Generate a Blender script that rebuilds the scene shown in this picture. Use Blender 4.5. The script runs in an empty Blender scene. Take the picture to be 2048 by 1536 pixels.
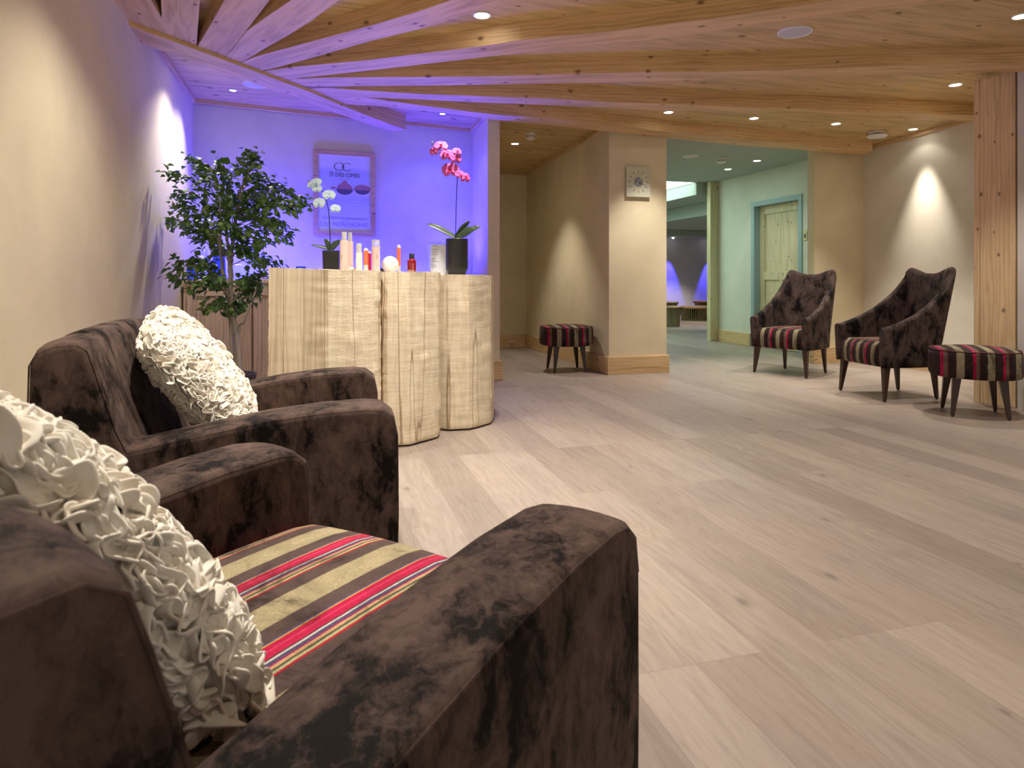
import bpy, bmesh, math, random
from mathutils import Vector, Matrix, noise
random.seed(7)
PI = math.pi
S = bpy.context.scene
C = bpy.context.collection
# ------------------------------------------------------------------ camera frame
F, H0, TH = 1330.0, 557.0, math.atan(376.0/1330.0)
CS, SN = math.cos(TH), math.sin(TH)
def cw(X, Y): return (X*CS + Y*SN, -X*SN + Y*CS)          # camera ground frame -> room frame
def at(px, Y, py=None):                                   # point seen at column px (row py), Y metres ahead
    x, y = cw((px-1024)/F*Y, Y)
    return Vector((x, y, 1 + (H0-py)*Y/F if py is not None else 0))
def plane(px, py, a, b, c):                               # on a tilted plane z = a + b x + c y
    d = Vector(at(px, 1.0)); kx, ky, kz = d.x, d.y, (H0-py)/F
    Y = (a-1)/(kz - b*kx - c*ky)
    return Vector((kx*Y, ky*Y, 1+kz*Y))
ZB = (2.535+.02*6.3+.01*6.3, -.012, -.030)
def zb(x, y): return ZB[0]+ZB[1]*x+ZB[2]*y
ZC = (ZB[0]+.125, ZB[1], ZB[2])
def zc(x, y): return ZC[0]+ZC[1]*x+ZC[2]*y

# ------------------------------------------------------------------ object helpers
def obj(name, bm, m, parent=None, smooth=False, bevel=0, seg=3, sub=0, angle=35):
    me = bpy.data.meshes.new(name)
    bmesh.ops.recalc_face_normals(bm, faces=bm.faces)
    bm.to_mesh(me); bm.free()
    for mm in (m if isinstance(m, (list, tuple)) else [m]): me.materials.append(mm)
    o = bpy.data.objects.new(name, me); C.objects.link(o)
    if parent: o.parent = parent
    if smooth or bevel:
        me.shade_smooth()
        if not sub: me.set_sharp_from_angle(angle=math.radians(angle if not bevel else 50))
    if bevel:
        b = o.modifiers.new('bevel', 'BEVEL'); b.width = bevel; b.segments = seg; b.limit_method = 'ANGLE'; b.angle_limit = math.radians(35)
    if sub:
        s = o.modifiers.new('sub', 'SUBSURF'); s.levels = sub; s.render_levels = sub
    return o
def tag(o, label, cat, group=None, kind=None):
    if label: o['label'] = label
    if cat: o['category'] = cat
    if group: o['group'] = group
    if kind: o['kind'] = kind
    return o
def thing(name, label, cat, loc=(0,0,0), rz=0, group=None, rx=0):
    o = bpy.data.objects.new(name, None); C.objects.link(o)
    o.empty_display_size = .1
    o.location = loc; o.rotation_euler = (rx, 0, rz)
    return tag(o, label, cat, group)
def struct(name, bm, m, **k):
    o = obj(name, bm, m, **k); o['kind'] = 'structure'; return o
def copy_tree(o, parent=None):
    c = o.copy(); C.objects.link(c); c.parent = parent
    for ch in list(o.children): copy_tree(ch, c)
    return c
def B(): return bmesh.new()
def box(bm, x0, x1, y0, y1, z0, z1, M=None):
    vs = [bm.verts.new(Vector(p)) for p in ((x0,y0,z0),(x1,y0,z0),(x1,y1,z0),(x0,y1,z0),(x0,y0,z1),(x1,y0,z1),(x1,y1,z1),(x0,y1,z1))]
    if M is not None:
        for v in vs: v.co = M @ v.co
    for f in ((0,3,2,1),(4,5,6,7),(0,1,5,4),(1,2,6,5),(2,3,7,6),(3,0,4,7)): bm.faces.new([vs[i] for i in f])
    return bm
def prism(bm, pts, z0, z1):                               # footprint polygon; z0/z1 number or function(x,y)
    f0 = z0 if callable(z0) else (lambda x, y: z0)
    f1 = z1 if callable(z1) else (lambda x, y: z1)
    a = [bm.verts.new((x, y, f0(x, y))) for x, y in pts]
    b = [bm.verts.new((x, y, f1(x, y))) for x, y in pts]
    n = len(pts)
    bm.faces.new(a[::-1]); bm.faces.new(b)
    for i in range(n): bm.faces.new((a[i], a[(i+1)%n], b[(i+1)%n], b[i]))
    return bm
def lathe(bm, prof, n=32, M=None, cap=True):
    rings = []
    for r, z in prof:
        rings.append([bm.verts.new((r*math.cos(2*PI*i/n), r*math.sin(2*PI*i/n), z)) for i in range(n)])
    for a, b in zip(rings, rings[1:]):
        for i in range(n): bm.faces.new((a[i], a[(i+1)%n], b[(i+1)%n], b[i]))
    if cap:
        bm.faces.new(rings[0][::-1]); bm.faces.new(rings[-1])
    if M is not None:
        for r in rings:
            for v in r: v.co = M @ v.co
    return bm
def tube(bm, pts, rad, n=8):
    pts = [Vector(p) for p in pts]
    rr = rad if isinstance(rad, (list, tuple)) else [rad]*len(pts)
    up = Vector((0,0,1)); rings = []
    for i, p in enumerate(pts):
        t = (pts[min(i+1, len(pts)-1)] - pts[max(i-1, 0)]).normalized()
        a = t.cross(up if abs(t.z) < .95 else Vector((1,0,0))).normalized(); b = t.cross(a)
        rings.append([bm.verts.new(p + (a*math.cos(2*PI*k/n) + b*math.sin(2*PI*k/n))*rr[i]) for k in range(n)])
    for a, b in zip(rings, rings[1:]):
        for k in range(n): bm.faces.new((a[k], a[(k+1)%n], b[(k+1)%n], b[k]))
    bm.faces.new(rings[0][::-1]); bm.faces.new(rings[-1])
    return bm
def catmull(P, n):
    out = []
    P = [P[0]] + list(P) + [P[-1]]
    for i in range(1, len(P)-2):
        for k in range(n):
            t = k/n; a, b, c, d = (Vector(P[i+j]) for j in (-1, 0, 1, 2))
            out.append(.5*((2*b) + (c-a)*t + (2*a-5*b+4*c-d)*t*t + (3*b-a-3*c+d)*t**3))
    out.append(Vector(P[-2]))
    return out
def text(name, body, size, m, parent, M, ext=.0006, align='CENTER', sx=1):
    cu = bpy.data.curves.new(name, 'FONT'); cu.body = body; cu.size = size; cu.extrude = ext
    cu.align_x = align; cu.align_y = 'CENTER'
    t = bpy.data.objects.new(name, cu); C.objects.link(t)
    dg = bpy.context.evaluated_depsgraph_get()
    me = bpy.data.meshes.new_from_object(t.evaluated_get(dg))
    bpy.data.objects.remove(t)
    me.transform(M @ Matrix.Diagonal((sx, 1, 1, 1))); me.materials.clear(); me.materials.append(m)
    o = bpy.data.objects.new(name, me); C.objects.link(o)
    if parent: o.parent = parent
    return o

# ------------------------------------------------------------------ materials
class N:
    def __init__(s, name):
        s.m = bpy.data.materials.new(name); s.m.use_nodes = True
        s.t = s.m.node_tree; s.t.nodes.clear()
        s.out = s.n('ShaderNodeOutputMaterial'); s.b = s.n('ShaderNodeBsdfPrincipled')
        s.t.links.new(s.b.outputs[0], s.out.inputs[0])
    def n(s, k, **kw):
        x = s.t.nodes.new(k)
        for a, v in kw.items(): setattr(x, a, v)
        return x
    def set(s, node, key, v):
        i = node.inputs[key]
        if isinstance(v, bpy.types.NodeSocket): s.t.links.new(v, i)
        elif isinstance(v, (tuple, list)) and len(v) == 3 and i.type == 'RGBA': i.default_value = (*v, 1)
        else: i.default_value = v
    def p(s, **kw):
        for k, v in kw.items(): s.set(s.b, k.replace('_', ' '), v)
        return s
    def co(s, kind='Object'): return s.n('ShaderNodeTexCoord').outputs[kind]
    def map(s, v, scale=(1,1,1), loc=(0,0,0), rot=(0,0,0)):
        x = s.n('ShaderNodeMapping'); s.set(x, 'Vector', v); s.set(x, 'Scale', scale); s.set(x, 'Location', loc); s.set(x, 'Rotation', rot)
        return x.outputs[0]
    def noise(s, v, scale, detail=4, rough=.55, dist=0, out='Fac'):
        x = s.n('ShaderNodeTexNoise'); s.set(x, 'Vector', v); s.set(x, 'Scale', scale); s.set(x, 'Detail', detail); s.set(x, 'Roughness', rough); s.set(x, 'Distortion', dist)
        return x.outputs[out]
    def ramp(s, f, stops, interp='LINEAR'):
        x = s.n('ShaderNodeValToRGB'); s.set(x, 'Fac', f); r = x.color_ramp; r.interpolation = interp
        while len(r.elements) > 1: r.elements.remove(r.elements[-1])
        r.elements[0].position = stops[0][0]
        for p, c in stops[1:]: r.elements.new(p)
        for e, (p, c) in zip(r.elements, stops):
            e.color = (*c, 1) if isinstance(c, (tuple, list)) else (c, c, c, 1)
        return x.outputs[0]
    def math(s, op, a, b=0, c=None):
        x = s.n('ShaderNodeMath', operation=op); s.set(x, 0, a); s.set(x, 1, b)
        if c is not None: s.set(x, 2, c)
        return x.outputs[0]
    def mix(s, f, a, b, mode='MIX'):
        x = s.n('ShaderNodeMix', data_type='RGBA', blend_type=mode); s.set(x, 0, f); s.set(x, 6, a); s.set(x, 7, b)
        return x.outputs[2]
    def bump(s, h, strength=.3, dist=.01):
        x = s.n('ShaderNodeBump'); s.set(x, 'Height', h); s.set(x, 'Strength', strength); s.set(x, 'Distance', dist)
        s.set(s.b, 'Normal', x.outputs[0]); return s
    def sep(s, v):
        x = s.n('ShaderNodeSeparateXYZ'); s.set(x, 0, v); return x.outputs
    def comb(s, x_, y_, z_):
        x = s.n('ShaderNodeCombineXYZ'); s.set(x, 0, x_); s.set(x, 1, y_); s.set(x, 2, z_); return x.outputs[0]

def plain(name, col, rough=.5, metal=0, **k):
    a = N(name); a.p(Base_Color=col, Roughness=rough, Metallic=metal, **k); return a.m
def plaster(name, col, var=.06, rough=.85):
    a = N(name); v = a.co()
    n1 = a.noise(v, 2.2, 5, .6, .4); n2 = a.noise(v, 90, 3)
    d = tuple(c*(1-var*1.8) for c in col); l = tuple(min(1, c*(1+var*.5)) for c in col)
    a.p(Base_Color=a.ramp(n1, [(.3, d), (.7, l)]), Roughness=rough)
    a.bump(n2, .08, .004); return a.m
def wood(name, light, dark, axis=0, knots=3.2, kr=.10, seam=0, seam_axis=1, rough=.55, seed=0.0, thr=.42):
    a = N(name); v = a.co()
    st = [1, 1, 1]; st[axis] = .10
    vv = a.map(v, tuple(st), (seed, seed*.7, seed*1.3))
    g1 = a.noise(vv, 9, 5, .6, 1.2)
    w = a.n('ShaderNodeTexWave', wave_type='BANDS', bands_direction='Z' if axis != 2 else 'X')
    a.set(w, 'Vector', vv); a.set(w, 'Scale', 11); a.set(w, 'Distortion', 11); a.set(w, 'Detail', 3); a.set(w, 'Detail Scale', 1.2)
    fine = a.noise(a.map(v, tuple(2.5 if i != axis else .08 for i in range(3))), 60, 3)
    f = a.math('ADD', a.math('MULTIPLY', g1, .62), a.math('ADD', a.math('MULTIPLY', w.outputs['Fac'], .14), a.math('MULTIPLY', fine, .28)))
    col = a.ramp(f, [(.34, tuple(c*.86 for c in dark)), (.56, light), (.75, tuple(min(1, c*1.10) for c in light))])
    ks = [1, 1, 1]; ks[axis] = .55
    q_ = a.sep(v); ot = [i for i in range(3) if i != axis]
    vo = a.n('ShaderNodeTexVoronoi', voronoi_dimensions='2D')
    a.set(vo, 'Vector', a.comb(a.math('ADD', a.math('MULTIPLY', q_[axis], .6), seed*3.1), a.math('ADD', a.math('ADD', q_[ot[0]], q_[ot[1]]), seed), 0)); a.set(vo, 'Scale', knots*1.7)
    sepc = a.n('ShaderNodeSeparateColor'); a.set(sepc, 0, vo.outputs['Color'])
    rsz = a.math('MULTIPLY', a.math('SUBTRACT', sepc.outputs[0], thr-.22), kr*1.5)
    kd = a.math('DIVIDE', vo.outputs['Distance'], a.math('MAXIMUM', rsz, .0001))
    kcol = (light[0]*.22, light[1]*.13, light[2]*.08)
    km = a.ramp(kd, [(0, .9), (.4, .75), (.62, .22), (1, 0)])
    col = a.mix(km, col, kcol)
    if seam:
        s_ = a.sep(v)[seam_axis]
        fr = a.math('FRACT', a.math('DIVIDE', s_, seam))
        sm = a.math('LESS_THAN', fr, .004/seam)
        col = a.mix(a.math('MULTIPLY', sm, .6), col, (light[0]*.3, light[1]*.2, light[2]*.12))
    a.p(Base_Color=col, Roughness=rough); a.bump(f, .08, .004)
    return a.m
def velvet(name, seed=0, scale=1.0, dk=(.010,.0058,.0045), lt=(.085,.050,.040), rot=(0,0,0), st=(1,1,1)):
    a = N(name); v = a.map(a.co(), (scale*st[0], scale*st[1], scale*st[2]), (seed, seed*.6, 0), rot)
    wv = a.n('ShaderNodeVectorMath', operation='ADD'); a.set(wv, 0, v)
    w2 = a.n('ShaderNodeVectorMath', operation='SCALE'); a.set(w2, 0, a.noise(v, 14, 4, .65, out='Color')); a.set(w2, 'Scale', .09)
    a.set(wv, 1, w2.outputs[0])
    n1 = a.noise(wv.outputs[0], 5.0, 6, .62, .5)
    n2 = a.noise(wv.outputs[0], 26, 5, .7, .6)
    n3 = a.noise(v, 420, 2)
    f = a.math('ADD', a.math('MULTIPLY', n1, .64), a.math('ADD', a.math('MULTIPLY', n2, .30), a.math('MULTIPLY', n3, .08)))
    md = tuple((x+y*1.2)/2.2 for x, y in zip(dk, lt))
    a.p(Base_Color=a.ramp(f, [(.435, dk), (.515, md), (.61, lt)]), Roughness=.75, Sheen_Weight=a.ramp(f, [(.4, .06), (.62, .38)]),
        Sheen_Roughness=.35, Sheen_Tint=(.62, .48, .42), Specular_IOR_Level=.12)
    a.bump(a.math('ADD', n3, a.math('MULTIPLY', n2, .6)), .25, .002)
    return a.m
STR = [(0, (.50,.42,.25)), (.30, (.125,.082,.074)), (.475, (.55,.015,.04)), (.50, (.62,.56,.30)), (.525, (.10,.12,.07)), (.55, (.72,.42,.22)),
       (.58, (.35,.03,.14)), (.60, (.09,.09,.16)), (.63, (.75,.70,.66)), (.652, (.10,.04,.05)), (.665, (.62,.015,.085)), (.73, (.75,.05,.14)), (.75, (.60,.012,.08)), (.80, (.70,.42,.06)),
       (.815, (.10,.10,.32)), (.83, (.125,.082,.074))]
STR2 = [(0, (.42,.36,.23)), (.25, (.05,.028,.026)), (.50, (.35,.10,.05)), (.515, (.05,.028,.026)), (.535, (.50,.36,.25)), (.55, (.06,.04,.05)), (.575, (.50,.42,.38)), (.59, (.06,.03,.04)), (.61, (.45,.30,.12)), (.625, (.62,.015,.10)), (.73, (.05,.028,.026))]
def stripes(name, axis, period, off, flip=False, darken=1.0, soft=1.0, STR=STR):
    a = N(name); v = a.co(); s_ = a.sep(v)[axis]
    wob = a.math('MULTIPLY', a.math('SUBTRACT', a.noise(v, 14, 2), .5), .004)
    t = a.math('FRACT', a.math('DIVIDE', a.math('ADD', a.math('SUBTRACT', s_, off), wob), period))
    if flip: t = a.math('SUBTRACT', 1.0, t)
    st = [(p, tuple(x*darken for x in c)) for p, c in STR]
    col = a.ramp(t, st, 'CONSTANT')
    n1 = a.noise(v, 7, 6, .7, .8); n3 = a.noise(v, 300, 2)
    mul = a.ramp(n1, [(.36, (.30,.28,.27)), (.47, (.85,.85,.85)), (.62, (1.12,1.12,1.12))])
    mul = a.mix(1.0, mul, a.ramp(n3, [(.3, (.75,.75,.75)), (.7, (1.15,1.15,1.15))]), 'MULTIPLY')
    a.p(Base_Color=a.mix(1.0, col, mul, 'MULTIPLY'), Roughness=.8, Sheen_Weight=.35*soft, Sheen_Roughness=.4, Sheen_Tint=(.8,.65,.6), Specular_IOR_Level=.1)
    a.bump(n3, .3, .0015); return a.m
def emis(name, col, s):
    a = N(name); a.p(Base_Color=(0,0,0), Emission_Color=col, Emission_Strength=s); return a.m

def floor_mat():
    a = N('bleached_oak_planks'); v = a.co(); x, y, z = a.sep(v)
    b = a.n('ShaderNodeTexBrick'); b.offset = .37; b.offset_frequency = 3; b.squash = 1
    a.set(b, 'Vector', a.comb(a.math('ADD', y, 20.17), a.math('ADD', x, 19.87), 0))
    a.set(b, 'Color1', (0,0,0)); a.set(b, 'Color2', (1,1,1)); a.set(b, 'Mortar', (.5,.5,.5))
    a.set(b, 'Scale', 1.0); a.set(b, 'Brick Width', 2.17); a.set(b, 'Row Height', .2); a.set(b, 'Mortar Size', .0008); a.set(b, 'Mortar Smooth', .1); a.set(b, 'Bias', 0.0)
    sc = a.n('ShaderNodeSeparateColor'); a.set(sc, 0, b.outputs['Color']); r = sc.outputs[0]
    off = a.math('MULTIPLY', r, 37.0)
    gv = a.comb(a.math('ADD', x, off), a.math('MULTIPLY', y, .11), a.math('MULTIPLY', off, 3.1))
    g = a.noise(gv, 17, 8, .72, 1.6)
    cv = a.comb(a.math('ADD', x, off), a.math('MULTIPLY', y, .20), off)
    w = a.n('ShaderNodeTexWave', wave_type='RINGS', rings_direction='SPHERICAL'); a.set(w, 'Vector', cv); a.set(w, 'Scale', 13); a.set(w, 'Distortion', 9); a.set(w, 'Detail', 2.5); a.set(w, 'Detail Scale', .9)
    fine = a.noise(a.comb(x, a.math('MULTIPLY', y, .05), 0), 260, 2)
    f = a.math('ADD', a.math('MULTIPLY', g, .66), a.math('ADD', a.math('MULTIPLY', w.outputs['Fac'], .05), a.math('MULTIPLY', fine, .27)))
    c1 = a.ramp(r, [(0, (.285,.238,.210)), (.35, (.345,.284,.247)), (.7, (.328,.278,.246)), (1, (.395,.334,.294))])
    gr = a.ramp(f, [(.30, (.74,.71,.69)), (.5, (.96,.95,.94)), (.70, (1.09,1.09,1.09))])
    col = a.mix(1.0, c1, gr, 'MULTIPLY')
    cn = a.noise(a.comb(a.math('ADD', x, off), a.math('MULTIPLY', y, .16), off), 5.5, 1.5, .5, .3)
    cs = a.math('SINE', a.math('MULTIPLY', cn, 95))
    cmk = a.ramp(a.noise(a.comb(a.math('ADD', x, off), a.math('MULTIPLY', y, .5), off), 1.6, 2), [(.48, 0), (.60, 1)])
    col = a.mix(a.math('MULTIPLY', cmk, a.math('MULTIPLY_ADD', cs, .11, .11)), col, (.20,.155,.13))
    big = a.noise(v, 1.3, 2)
    col = a.mix(1.0, col, a.ramp(big, [(.3, (.93,.93,.95)), (.7, (1.06,1.04,1.0))]), 'MULTIPLY')
    vo = a.n('ShaderNodeTexVoronoi', voronoi_dimensions='2D'); a.set(vo, 'Vector', a.comb(x, a.math('MULTIPLY', y, .55), 0)); a.set(vo, 'Scale', 2.4)
    s2 = a.n('ShaderNodeSeparateColor'); a.set(s2, 0, vo.outputs['Color'])
    kd = a.math('DIVIDE', vo.outputs['Distance'], a.math('MAXIMUM', a.math('MULTIPLY', a.math('SUBTRACT', s2.outputs[0], .25), .095), .0001))
    col = a.mix(a.ramp(kd, [(0, .75), (.35, .6), (.6, .22), (1, 0)]), col, (.16,.13,.115))
    col = a.mix(a.math('MULTIPLY', b.outputs['Fac'], .55), col, (.16,.12,.09))
    a.p(Base_Color=col, Roughness=a.ramp(f, [(.3, .50), (.7, .40)]), Specular_IOR_Level=.35)
    a.bump(f, .10, .002); return a.m

def timber_mat():
    a = N('rough_sawn_timber'); v = a.co(); x, y, z = a.sep(v)
    g = a.noise(a.comb(a.math('MULTIPLY', x, 3), a.math('MULTIPLY', y, 3), a.math('MULTIPLY', z, .35)), 11, 5, .6, .6)
    saw = a.noise(a.comb(a.math('MULTIPLY', x, .04), a.math('MULTIPLY', y, .04), z), 75, 3, .6, .3)
    chip = a.noise(a.comb(a.math('MULTIPLY', x, .6), a.math('MULTIPLY', y, .6), a.math('MULTIPLY', z, 1.8)), 22, 5, .7, 1.0)
    col = a.ramp(a.math('ADD', a.math('MULTIPLY', g, .72), a.math('MULTIPLY', saw, .28)), [(.3, (.60,.48,.34)), (.5, (.75,.645,.48)), (.72, (.84,.76,.62))])
    col = a.mix(a.ramp(chip, [(.60, 0), (.70, .5)]), col, (.90,.78,.58))
    cr = a.noise(a.comb(a.math('MULTIPLY', x, 1), a.math('MULTIPLY', y, 1), a.math('MULTIPLY', z, .04)), 5.5, 2, .4)
    cm = a.ramp(a.math('ABSOLUTE', a.math('SUBTRACT', cr, .5)), [(0, .8), (.006, .0)])
    col = a.mix(cm, col, (.22,.12,.05))
    blue = a.noise(a.comb(x, y, a.math('MULTIPLY', z, .5)), 4, 4, .6)
    col = a.mix(a.ramp(blue, [(.58, 0), (.72, .35)]), col, (.42,.38,.30))
    a.p(Base_Color=col, Roughness=.85, Specular_IOR_Level=.15)
    a.bump(a.math('ADD', a.math('MULTIPLY', saw, .45), a.math('ADD', a.math('MULTIPLY', chip, 1.0), a.math('MULTIPLY', cm, -.8))), .5, .006)
    return a.m

M_wall = plaster('cream_plaster', (.76,.67,.47))
M_wallb = plaster('white_plaster', (.70,.66,.60))
M_wallr = plaster('light_cream_plaster', (.78,.73,.62))
M_gwall = plaster('corridor_plaster', (.66,.68,.60))
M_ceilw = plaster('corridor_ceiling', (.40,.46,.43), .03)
M_ceil = wood('spruce_ceiling_panel', (.64,.46,.225), (.50,.34,.15), 0, 2.6, .11, .62, 1, seed=.4, thr=.35)
M_beams = [wood('spruce_beam_%s' % 'abc'[i], (.70,.48,.25), (.55,.35,.155), 0, 3.4, .13, seed=1.7*i+.6, thr=.45) for i in range(3)]
M_pine = wood('pine_board', (.68,.48,.26), (.56,.36,.17), 0, 3.0, .10, seed=2.2)
M_piney = wood('pine_board_y', (.68,.48,.26), (.56,.36,.17), 1, 3.0, .10, seed=3.2)
M_pinez = wood('pine_upright', (.78,.58,.33), (.68,.47,.25), 2, 4.2, .12, seed=4.1)
M_cab = wood('cabinet_spruce', (.76,.60,.42), (.64,.48,.31), 2, 3.2, .12, seed=5.3)
M_door = wood('door_spruce', (.68,.58,.38), (.58,.48,.30), 2, 4.0, .11, seed=6.1)
M_floor = floor_mat()
M_timber = timber_mat()
M_planed = wood('planed_pale_timber', (.78,.67,.49), (.66,.53,.37), 2, 1.5, .05, .105, 0, seed=7.7)
M_vel = velvet('brown_velvet', 0, 1.9, (.006,.004,.0033), (.100,.064,.053), (0,0,0), (1,1,.6))
M_vel2 = velvet('brown_crushed_velvet', 3.3, 1.5, (.004,.0027,.0025), (.09,.060,.053), (0,0,0), (1.3,1.3,.8))
M_seat = stripes('striped_velvet_seat', 1, .2, -.04, False, .78)
M_seat2 = stripes('striped_velvet_chair', 1, .178, -.024, False, .62, .5, STR2)
M_pouf = stripes('striped_velvet_stool', 0, .178, -.118, True, .62, .5, STR2)
M_leg = plain('dark_walnut', (.045,.020,.013), .35)
M_felt = N('cream_felt')
_v = M_felt.co(); _n = M_felt.noise(_v, 18, 3)
_gi = M_felt.n('ShaderNodeNewGeometry')
M_felt.p(Base_Color=M_felt.ramp(_n, [(.3, (.78,.70,.58)), (.5, (.86,.81,.72)), (.75, (.90,.87,.80))]), Roughness=.95, Sheen_Weight=.25, Specular_IOR_Level=.05, Subsurface_Weight=.08, Subsurface_Radius=(.01,.008,.006))
M_felt.bump(M_felt.noise(_v, 700, 2), .25, .001)
M_felt = M_felt.m
M_white = plain('white_enamel', (.78,.78,.76), .4)
M_black = plain('matt_black', (.012,.012,.013), .45)
M_glow = emis('lamp_glow', (1,.95,.86), 14)
M_bglow = emis('blue_lamp_glow', (.75,.85,1), 12)
M_leafs = N('ficus_leaf')
_v = M_leafs.co(); _oi = M_leafs.noise(_v, 9, 3, .7)
M_leafs.p(Base_Color=M_leafs.ramp(_oi, [(.3, (.05,.12,.03)), (.5, (.11,.24,.06)), (.7, (.32,.45,.13))]), Roughness=.38, Specular_IOR_Level=.6)
M_leafs = M_leafs.m
M_bark = plaster('pale_bark', (.50,.45,.37), .25)
M_pink = N('pink_petal'); _v = M_pink.co('Generated')
M_pink = plain('pink_petal', (.70,.13,.52), .6, Subsurface_Weight=.15, Subsurface_Radius=(.02,.01,.01))
M_mag = plain('magenta_lip', (.42,.008,.06), .5)
M_wpet = plain('petal_blue_cast', (.70,.88,1.0), .6, Subsurface_Weight=.15, Subsurface_Radius=(.02,.02,.02))  # white petals with the cast of the blue lamps mixed into the colour
M_stem = plain('dark_stem', (.03,.035,.025), .85)
M_oleaf = plain('orchid_leaf', (.045,.075,.04), .35)

# ------------------------------------------------------------------ room shell
XL = -1.17
struct('floor', box(B(), -1.5, 12.5, -3.0, 17.0, -.06, 0), M_floor)
struct('wall_left', box(B(), XL-.13, XL, -3.0, 6.95, 0, 3.1), M_wall)
bA, bB = Vector((XL-.05, 6.734)), Vector((1.60, 7.066))
struct('wall_back', prism(B(), [bA[:], bB[:], (1.60, 7.25), (XL-.05, 6.92)], 0, 3.0), M_wallb)
struct('wall_partition', box(B(), 1.55, 1.672, 6.36, 9.42, 0, 2.75), M_wall)
struct('wall_alcove', box(B(), 1.672, 2.852, 9.30, 9.42, 0, 2.75), M_wall)
struct('wall_column', box(B(), 2.852, 3.517, 6.38, 9.42, 0, 2.75), M_wall)
struct('wall_front_right', box(B(), 5.56, 6.40, 6.57, 6.685, 0, 2.75), M_wall)
struct('wall_right', box(B(), 6.267, 6.40, 3.92, 6.57, 0, 2.8), M_wallr)
struct('wall_near_right', box(B(), 5.10, 5.25, -3.0, 3.84, 0, 3.1), M_wallb)
struct('wall_recess', box(B(), 5.25, 6.40, 3.82, 3.92, 0, 3.0), M_wall)
bm = B()
box(bm, 6.07, 6.25, 6.685, 7.44, 0, 2.6); box(bm, 6.07, 6.25, 8.43, 9.40, 0, 2.6); box(bm, 6.07, 6.25, 7.44, 8.43, 2.07, 2.6)
struct('wall_corridor', bm, M_gwall)
struct('wall_far', box(B(), 6.5, 12.5, 16.45, 16.6, 0, 2.7), M_wallb)
struct('wall_far_left', box(B(), 3.3, 6.5, 16.45, 16.6, 0, 2.7), M_wallb)
struct('wall_far_right', box(B(), 12.3, 12.45, 9.4, 16.45, 0, 2.7), M_wallb)
struct('wall_service', box(B(), 6.25, 12.4, 9.30, 9.40, 0, 2.7), M_gwall)
struct('wall_far_side', box(B(), 3.40, 3.517, 9.42, 16.45, 0, 2.7), M_wallb)
bm = B()
prism(bm, [(-1.4,-3.0),(6.5,-3.0),(6.5,6.64),(-1.4,6.64)], zc, lambda x,y: zc(x,y)+.08)
prism(bm, [(-1.4,6.64),(2.9,6.64),(2.9,9.45),(-1.4,9.45)], zc, lambda x,y: zc(x,y)+.08)
struct('ceiling', bm, M_ceil)
bm = B()
box(bm, 3.3, 6.3, 6.60, 9.52, 2.55, 2.62); box(bm, 3.3, 12.5, 11.9, 17, 2.55, 2.62); box(bm, 5.77, 12.5, 9.52, 11.9, 2.55, 2.62)
struct('ceiling_corridor', bm, M_ceilw)
struct('soffit', box(B(), 5.77, 12.3, 9.50, 16.4, 2.35, 2.545), M_ceilw)
struct('soffit_low', box(B(), 6.50, 12.3, 10.1, 16.4, 2.12, 2.345), M_ceilw)
struct('soffit_band', box(B(), 6.4, 12.3, 13.7, 13.9, 1.97, 2.115), M_ceilw)

# baseboards and trims
BH, BT = .185, .024
def bb(name, x0, x1, y0, y1, m=M_pine, z0=0, z1=BH): return struct(name, box(B(), x0, x1, y0, y1, z0, z1), m, bevel=.003, seg=2)
bb('baseboard_column_front', 2.852-BT, 3.517+BT, 6.38-BT, 6.38)
bb('baseboard_column_side', 2.852-BT, 2.852, 6.38, 9.30, M_piney)
bb('baseboard_alcove', 1.672, 2.852-BT, 9.30-BT, 9.30)
bb('baseboard_partition_end', 1.53, 1.672+BT, 6.36-BT, 6.36)
bb('baseboard_partition_side', 1.672, 1.672+BT, 6.36, 9.276, M_piney)
bb('baseboard_partition_blue', 1.55-BT, 1.55, 6.36, 7.05, M_piney)
bb('baseboard_front_right', 5.56-BT, 6.267, 6.57-BT, 6.57)
bb('baseboard_front_right_side', 5.56-BT, 5.56, 6.57, 6.70, M_piney)
bb('baseboard_right', 6.267-BT, 6.267, 3.92, 6.54, M_piney)
bb('baseboard_near_right', 5.10-BT, 5.10, -3.0, 3.78, M_piney)
bb('baseboard_corridor', 6.07-BT, 6.07, 8.50, 9.32, M_piney)
bb('baseboard_corridor_near', 6.07-BT, 6.07, 6.69, 7.38, M_piney)
bb('baseboard_left', XL, XL+BT, -3.0, 6.7, M_piney)
def trimbar(name, p, q, w, h, m):                         # ceiling trim from p to q against a wall
    bm = B(); p, q = Vector(p), Vector(q); d = (q-p).normalized(); nrm = Vector((d.y, -d.x))*w
    prism(bm, [p[:], q[:], (q+nrm)[:], (p+nrm)[:]], lambda x,y: zc(x,y)-h, lambda x,y: zc(x,y)+.01)
    return struct(name, bm, m, bevel=.003, seg=2)
trimbar('trim_1', (XL, 6.72), (1.55, 7.055), .03, .04, M_beams[0])
trimbar('trim_2', (XL, 4.9), (XL, 6.70), .03, .04, M_piney)
trimbar('trim_3', (1.55, 7.03), (1.55, 6.38), .03, .04, M_piney)
trimbar('trim_4', (6.267, 6.56), (6.267, 3.93), .035, .045, M_piney)
trimbar('trim_5', (2.852, 9.28), (2.852, 6.40), .03, .05, M_piney)
trimbar('trim_6', (1.68, 9.30), (2.82, 9.30), .03, .03, M_pine)

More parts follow.
